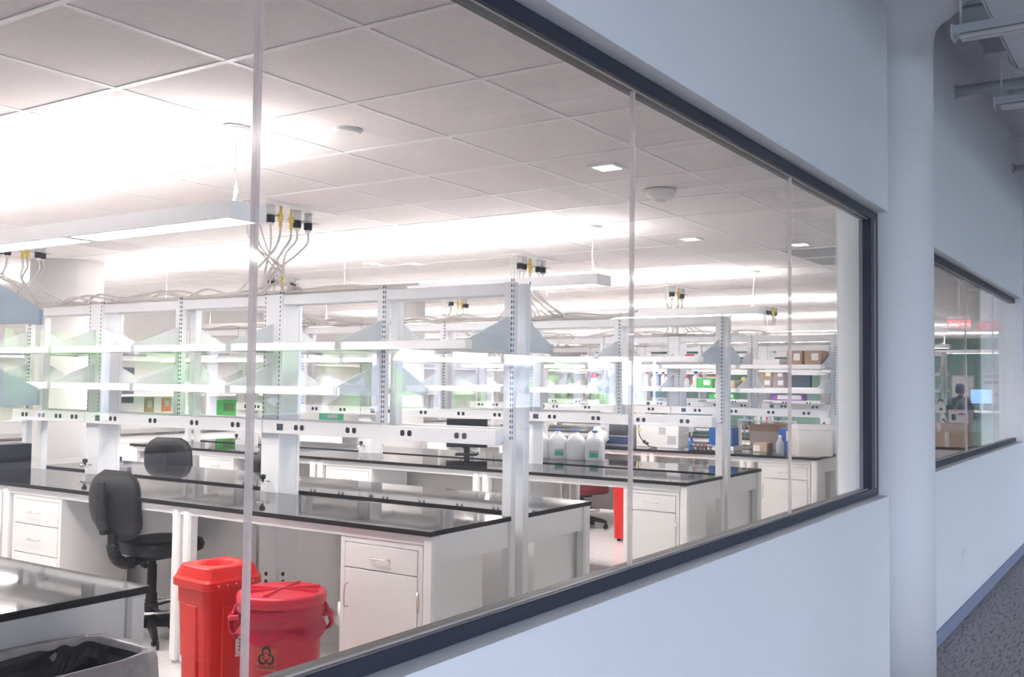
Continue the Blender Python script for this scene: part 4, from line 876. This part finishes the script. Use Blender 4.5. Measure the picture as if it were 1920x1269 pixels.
# person
def person():
    p = thing('person', 'person in black cap and black top standing at the lit monitor', 'person', (21.55, 2.23, 0), radians(-14))
    J = [((0, 0, .95), .125), ((0, 0, 1.12), .115), ((0, 0, 1.30), .135), ((0, 0, 1.44), .12), ((.0, 0, 1.51), .055), ((.02, 0, 1.56), .052),
         ((0, .17, 1.43), .062), ((.02, .235, 1.17), .045), ((.22, .19, 1.10), .036), ((.3, .17, 1.12), .03),
         ((0, -.17, 1.43), .062), ((.02, -.235, 1.17), .045), ((.22, -.19, 1.10), .036), ((.3, -.17, 1.12), .03),
         ((0, .09, .86), .09), ((.01, .10, .48), .058), ((-.01, .105, .09), .042), ((.13, .12, .04), .035),
         ((0, -.09, .86), .09), ((.01, -.10, .48), .058), ((-.01, -.105, .09), .042), ((.13, -.12, .04), .035)]
    E_ = [(0, 1), (1, 2), (2, 3), (3, 4), (4, 5), (3, 6), (6, 7), (7, 8), (8, 9), (3, 10), (10, 11), (11, 12), (12, 13), (0, 14), (14, 15), (15, 16), (16, 17), (0, 18), (18, 19), (19, 20), (20, 21)]
    me = bpy.data.meshes.new('body'); me.from_pydata([j[0] for j in J], E_, []); o = link('body', me, M['cloth'], p)
    sk = o.modifiers.new('skin', 'SKIN'); o.modifiers.new('sub', 'SUBSURF').levels = 1; o.modifiers['sub'].render_levels = 1
    for v, j in zip(me.skin_vertices[0].data, J): v.radius = (j[1], j[1] * 1.05)
    me.skin_vertices[0].data[0].use_root = True
    hd = MB().loft([ring(.02, 0, .03, .03, 2, 1.54, 16), ring(.03, 0, .072, .062, 2, 1.57, 16), ring(.02, 0, .092, .072, 2, 1.62, 16), ring(.012, 0, .098, .076, 2, 1.67, 16), ring(.005, 0, .09, .07, 2, 1.72, 16), ring(0, 0, .05, .04, 2, 1.765, 16)], smooth=True).build('head', 'skin', p)
    MB().ico((.118, 0, 1.635), .016, 1, (1, .8, 1.3)).build('nose', 'skin', hd)
    for s in (-1, 1): MB().ico((.01, s * .078, 1.64), .018, 1, (1, .5, 1.5)).build('ear', 'skin', hd); MB().ico((.105, s * .03, 1.655), .01, 1).build('eye', 'dark', hd)
    MB().box(.095, .108, -.02, .02, 1.588, 1.596).build('mouth', 'redcap', hd)
    MB().loft([ring(-.01, 0, .088, .078, 2, 1.60, 16), ring(-.005, 0, .106, .084, 2, 1.68, 16), ring(-.002, 0, .10, .08, 2, 1.74, 16), ring(0, 0, .06, .05, 2, 1.785, 16)], smooth=True).build('cap', 'cloth', p)
    MB().box(.08, .17, -.06, .06, 1.685, 1.695).build('cap_peak', 'cloth', p)
    for s in (-1, 1):
        MB().loft([ring(0, s * .09, .105, .10, 2, .95, 14), ring(0, s * .095, .10, .095, 2, .8, 14), ring(.01, s * .10, .075, .072, 2, .45, 14), ring(-.005, s * .105, .065, .065, 2, .08, 14)], smooth=True).build('trouser_leg', 'trouser', p)
        hand = MB().ico((.335, s * .165, 1.125), .035, 1, (1.1, .9, .5)).build('hand', 'skin', p)
        for f in range(5):
            q = -.02 + f * .011; MB().tube([(.355, s * .165 + q, 1.125), (.385 + .008 * (2 - abs(f - 2)), s * .165 + q * 1.2, 1.12), (.40 + .01 * (2 - abs(f - 2)), s * .165 + q * 1.25, 1.10)], [.0085, .0075, .006], 6).build('finger', 'skin', hand)
        MB().loft([ring(.05, s * .11, .11, .045, 3, 0, 16), ring(.05, s * .11, .115, .05, 3, .03, 16), ring(.02, s * .11, .07, .045, 2.4, .09, 16)], smooth=True).build('shoe', 'blackp', p)
person()
db = thing('wall_screen', 'dark wall screen on the green wall beside the foam cooler bench', 'screen', (LX1, 6.35, 1.86))
MB().box(-.05, 0, -.42, .42, -.26, .26, .01).build('housing', 'blackp', db); MB().box(-.054, -.05, -.39, .39, -.23, .23).build('screen', 'roof', db)
bg = thing('plastic_bag', 'crumpled white plastic bag behind the rightmost jug', 'bag', (10.58, 4.42, WT))
MB().ico((0, 0, .10), .13, 3, (.9, 1, .75), .10).build('bag', 'paper', bg); MB().ico((0, .02, .19), .05, 2, (.8, 1, .9), .2).build('bag_neck', 'paper', bg)
def exit_sign(loc, label, w, h_, zc, body='EXIT', m='exit'):
    e = thing('exit_sign', label, 'sign', loc)
    MB().box(-.008, .008, -w / 2, w / 2, -h_ / 2, h_ / 2).build('panel', 'glassware', e)
    MB().box(-.03, .03, -w / 2 - .02, w / 2 + .02, h_ / 2, h_ / 2 + .04).build('housing', 'plastic_w', e)
    MB().tube([(0, 0, h_ / 2 + .04), (0, 0, zc - loc[2])], .012, 8).build('stem', 'plastic_w', e)
    text('lettering', body, h_ * .98, m, e, (-.011, 0, 0), (radians(90), 0, radians(-90)), .002)
exit_sign((16.0, .90, 2.61), 'red EXIT sign hanging in the lab beyond the second window', .27, .15, CZ)
exit_sign((15.5, -1.05, 2.62), 'red EXIT sign in the corridor, mirrored in the second window', .27, .16, 4.62)
exit_sign((22.3, 11.0, 2.55), 'small far red EXIT sign above the third rack', .30, .16, CZ)
# stacked cartons just inside the second window, plant behind
t = box_thing('parcel', 'small labelled carton on top of the stack behind the second window', 'box', 12.95, 13.25, .70, .94, 1.28, .165, 'tan', [('label', 'x', .06, .94, .1, .9, 'label'), ('red_bar', 'x', .14, .5, .66, .78, 'inkred'), ('hazard_ring', 'x', .62, .84, .25, .7, 'inkred')])
t = box_thing('parcel', 'long taped carton lowest but one in the stack behind the second window', 'box', 12.9, 13.4, .74, 1.25, 1.0, .18, 'tan', [('tape', 'x', .35, .45, 0, 1, 'paper'), ('tape', 'z', .3, .42, 0, 1, 'paper')])
t = box_thing('parcel', 'carton between the small labelled one and the taped one', 'box', 12.95, 13.3, .72, 1.15, 1.18, .10, 'tan', [('tape', 'x', .7, .8, 0, 1, 'paper')])
ct = thing('lab_cart', 'dark cart carrying the cartons behind the second window', 'cart', (13.15, .98, 0))
MB().box(-.3, .35, -.28, .32, .97, 1.0).box(-.3, .35, -.28, .32, .3, .33).build('shelf', 'blackp', ct)
for sx in (-.27, .32):
    for sy in (-.25, .29): MB().tube([(sx, sy, .07), (sx, sy, .98)], .014, 8).build('leg', 'blackp', ct); MB().tube([(sx - .0, sy - .014, .035), (sx, sy + .014, .035)], .035, 12).build('caster', 'blackp', ct)
t = box_thing('parcel', 'brown carton on the lower shelf of the dark cart', 'box', 12.95, 13.3, .85, 1.2, .331, .35, 'brown', [('tape', 'x', .4, .5, 0, 1, 'paper')])
pp = thing('potted_plant', 'leafy potted plant behind the carton stack', 'plant', (14.1, 1.12, 1.0))
MB().lathe(0, 0, [(.07, 0), (.09, .2), (.095, .2)], 16).build('pot', 'plastic_w', pp)
for k in range(16):
    a = k * 2.4; q = random.uniform(.10, .26); zt = random.uniform(.30, .62); w = .03
    P = [Vector((0, 0, .2)), Vector((q * .4 * cos(a), q * .4 * sin(a), zt * .8)), Vector((q * cos(a), q * sin(a), zt)), Vector((q * 1.4 * cos(a), q * 1.4 * sin(a), zt - .08))]
    n = Vector((-sin(a), cos(a), 0)); v = []
    for p_, ww in zip(P, (.006, w * .8, w, .003)): v += [p_ - n * ww, p_ + n * ww + Vector((0, 0, .002))]
    MB().add(v, [(0, 1, 3, 2), (2, 3, 5, 4), (4, 5, 7, 6)], True).build('leaf', 'leaf', pp)
MB().box(13.85, 14.35, .9, 1.35, 0, 1.0).build('pedestal', 'panel', None)
tag(bpy.data.objects['pedestal'], 'pale pedestal under the potted plant', 'stand')
nt_ = thing('notice_sign', 'white hand sign standing in front of the potted plant', 'sign', (13.95, 1.2, 1.0))
MB().box(-.004, .004, -.06, .06, .38, .57).build('sheet', 'paper', nt_); MB().box(-.004, .004, -.008, .008, 0, .38).build('stem', 'plastic_w', nt_); MB().tube([(-.006, 0, .43), (-.004, 0, .43)], .02, 10).build('printed_mark', 'ink', nt_)
bpy.context.view_layer.update()
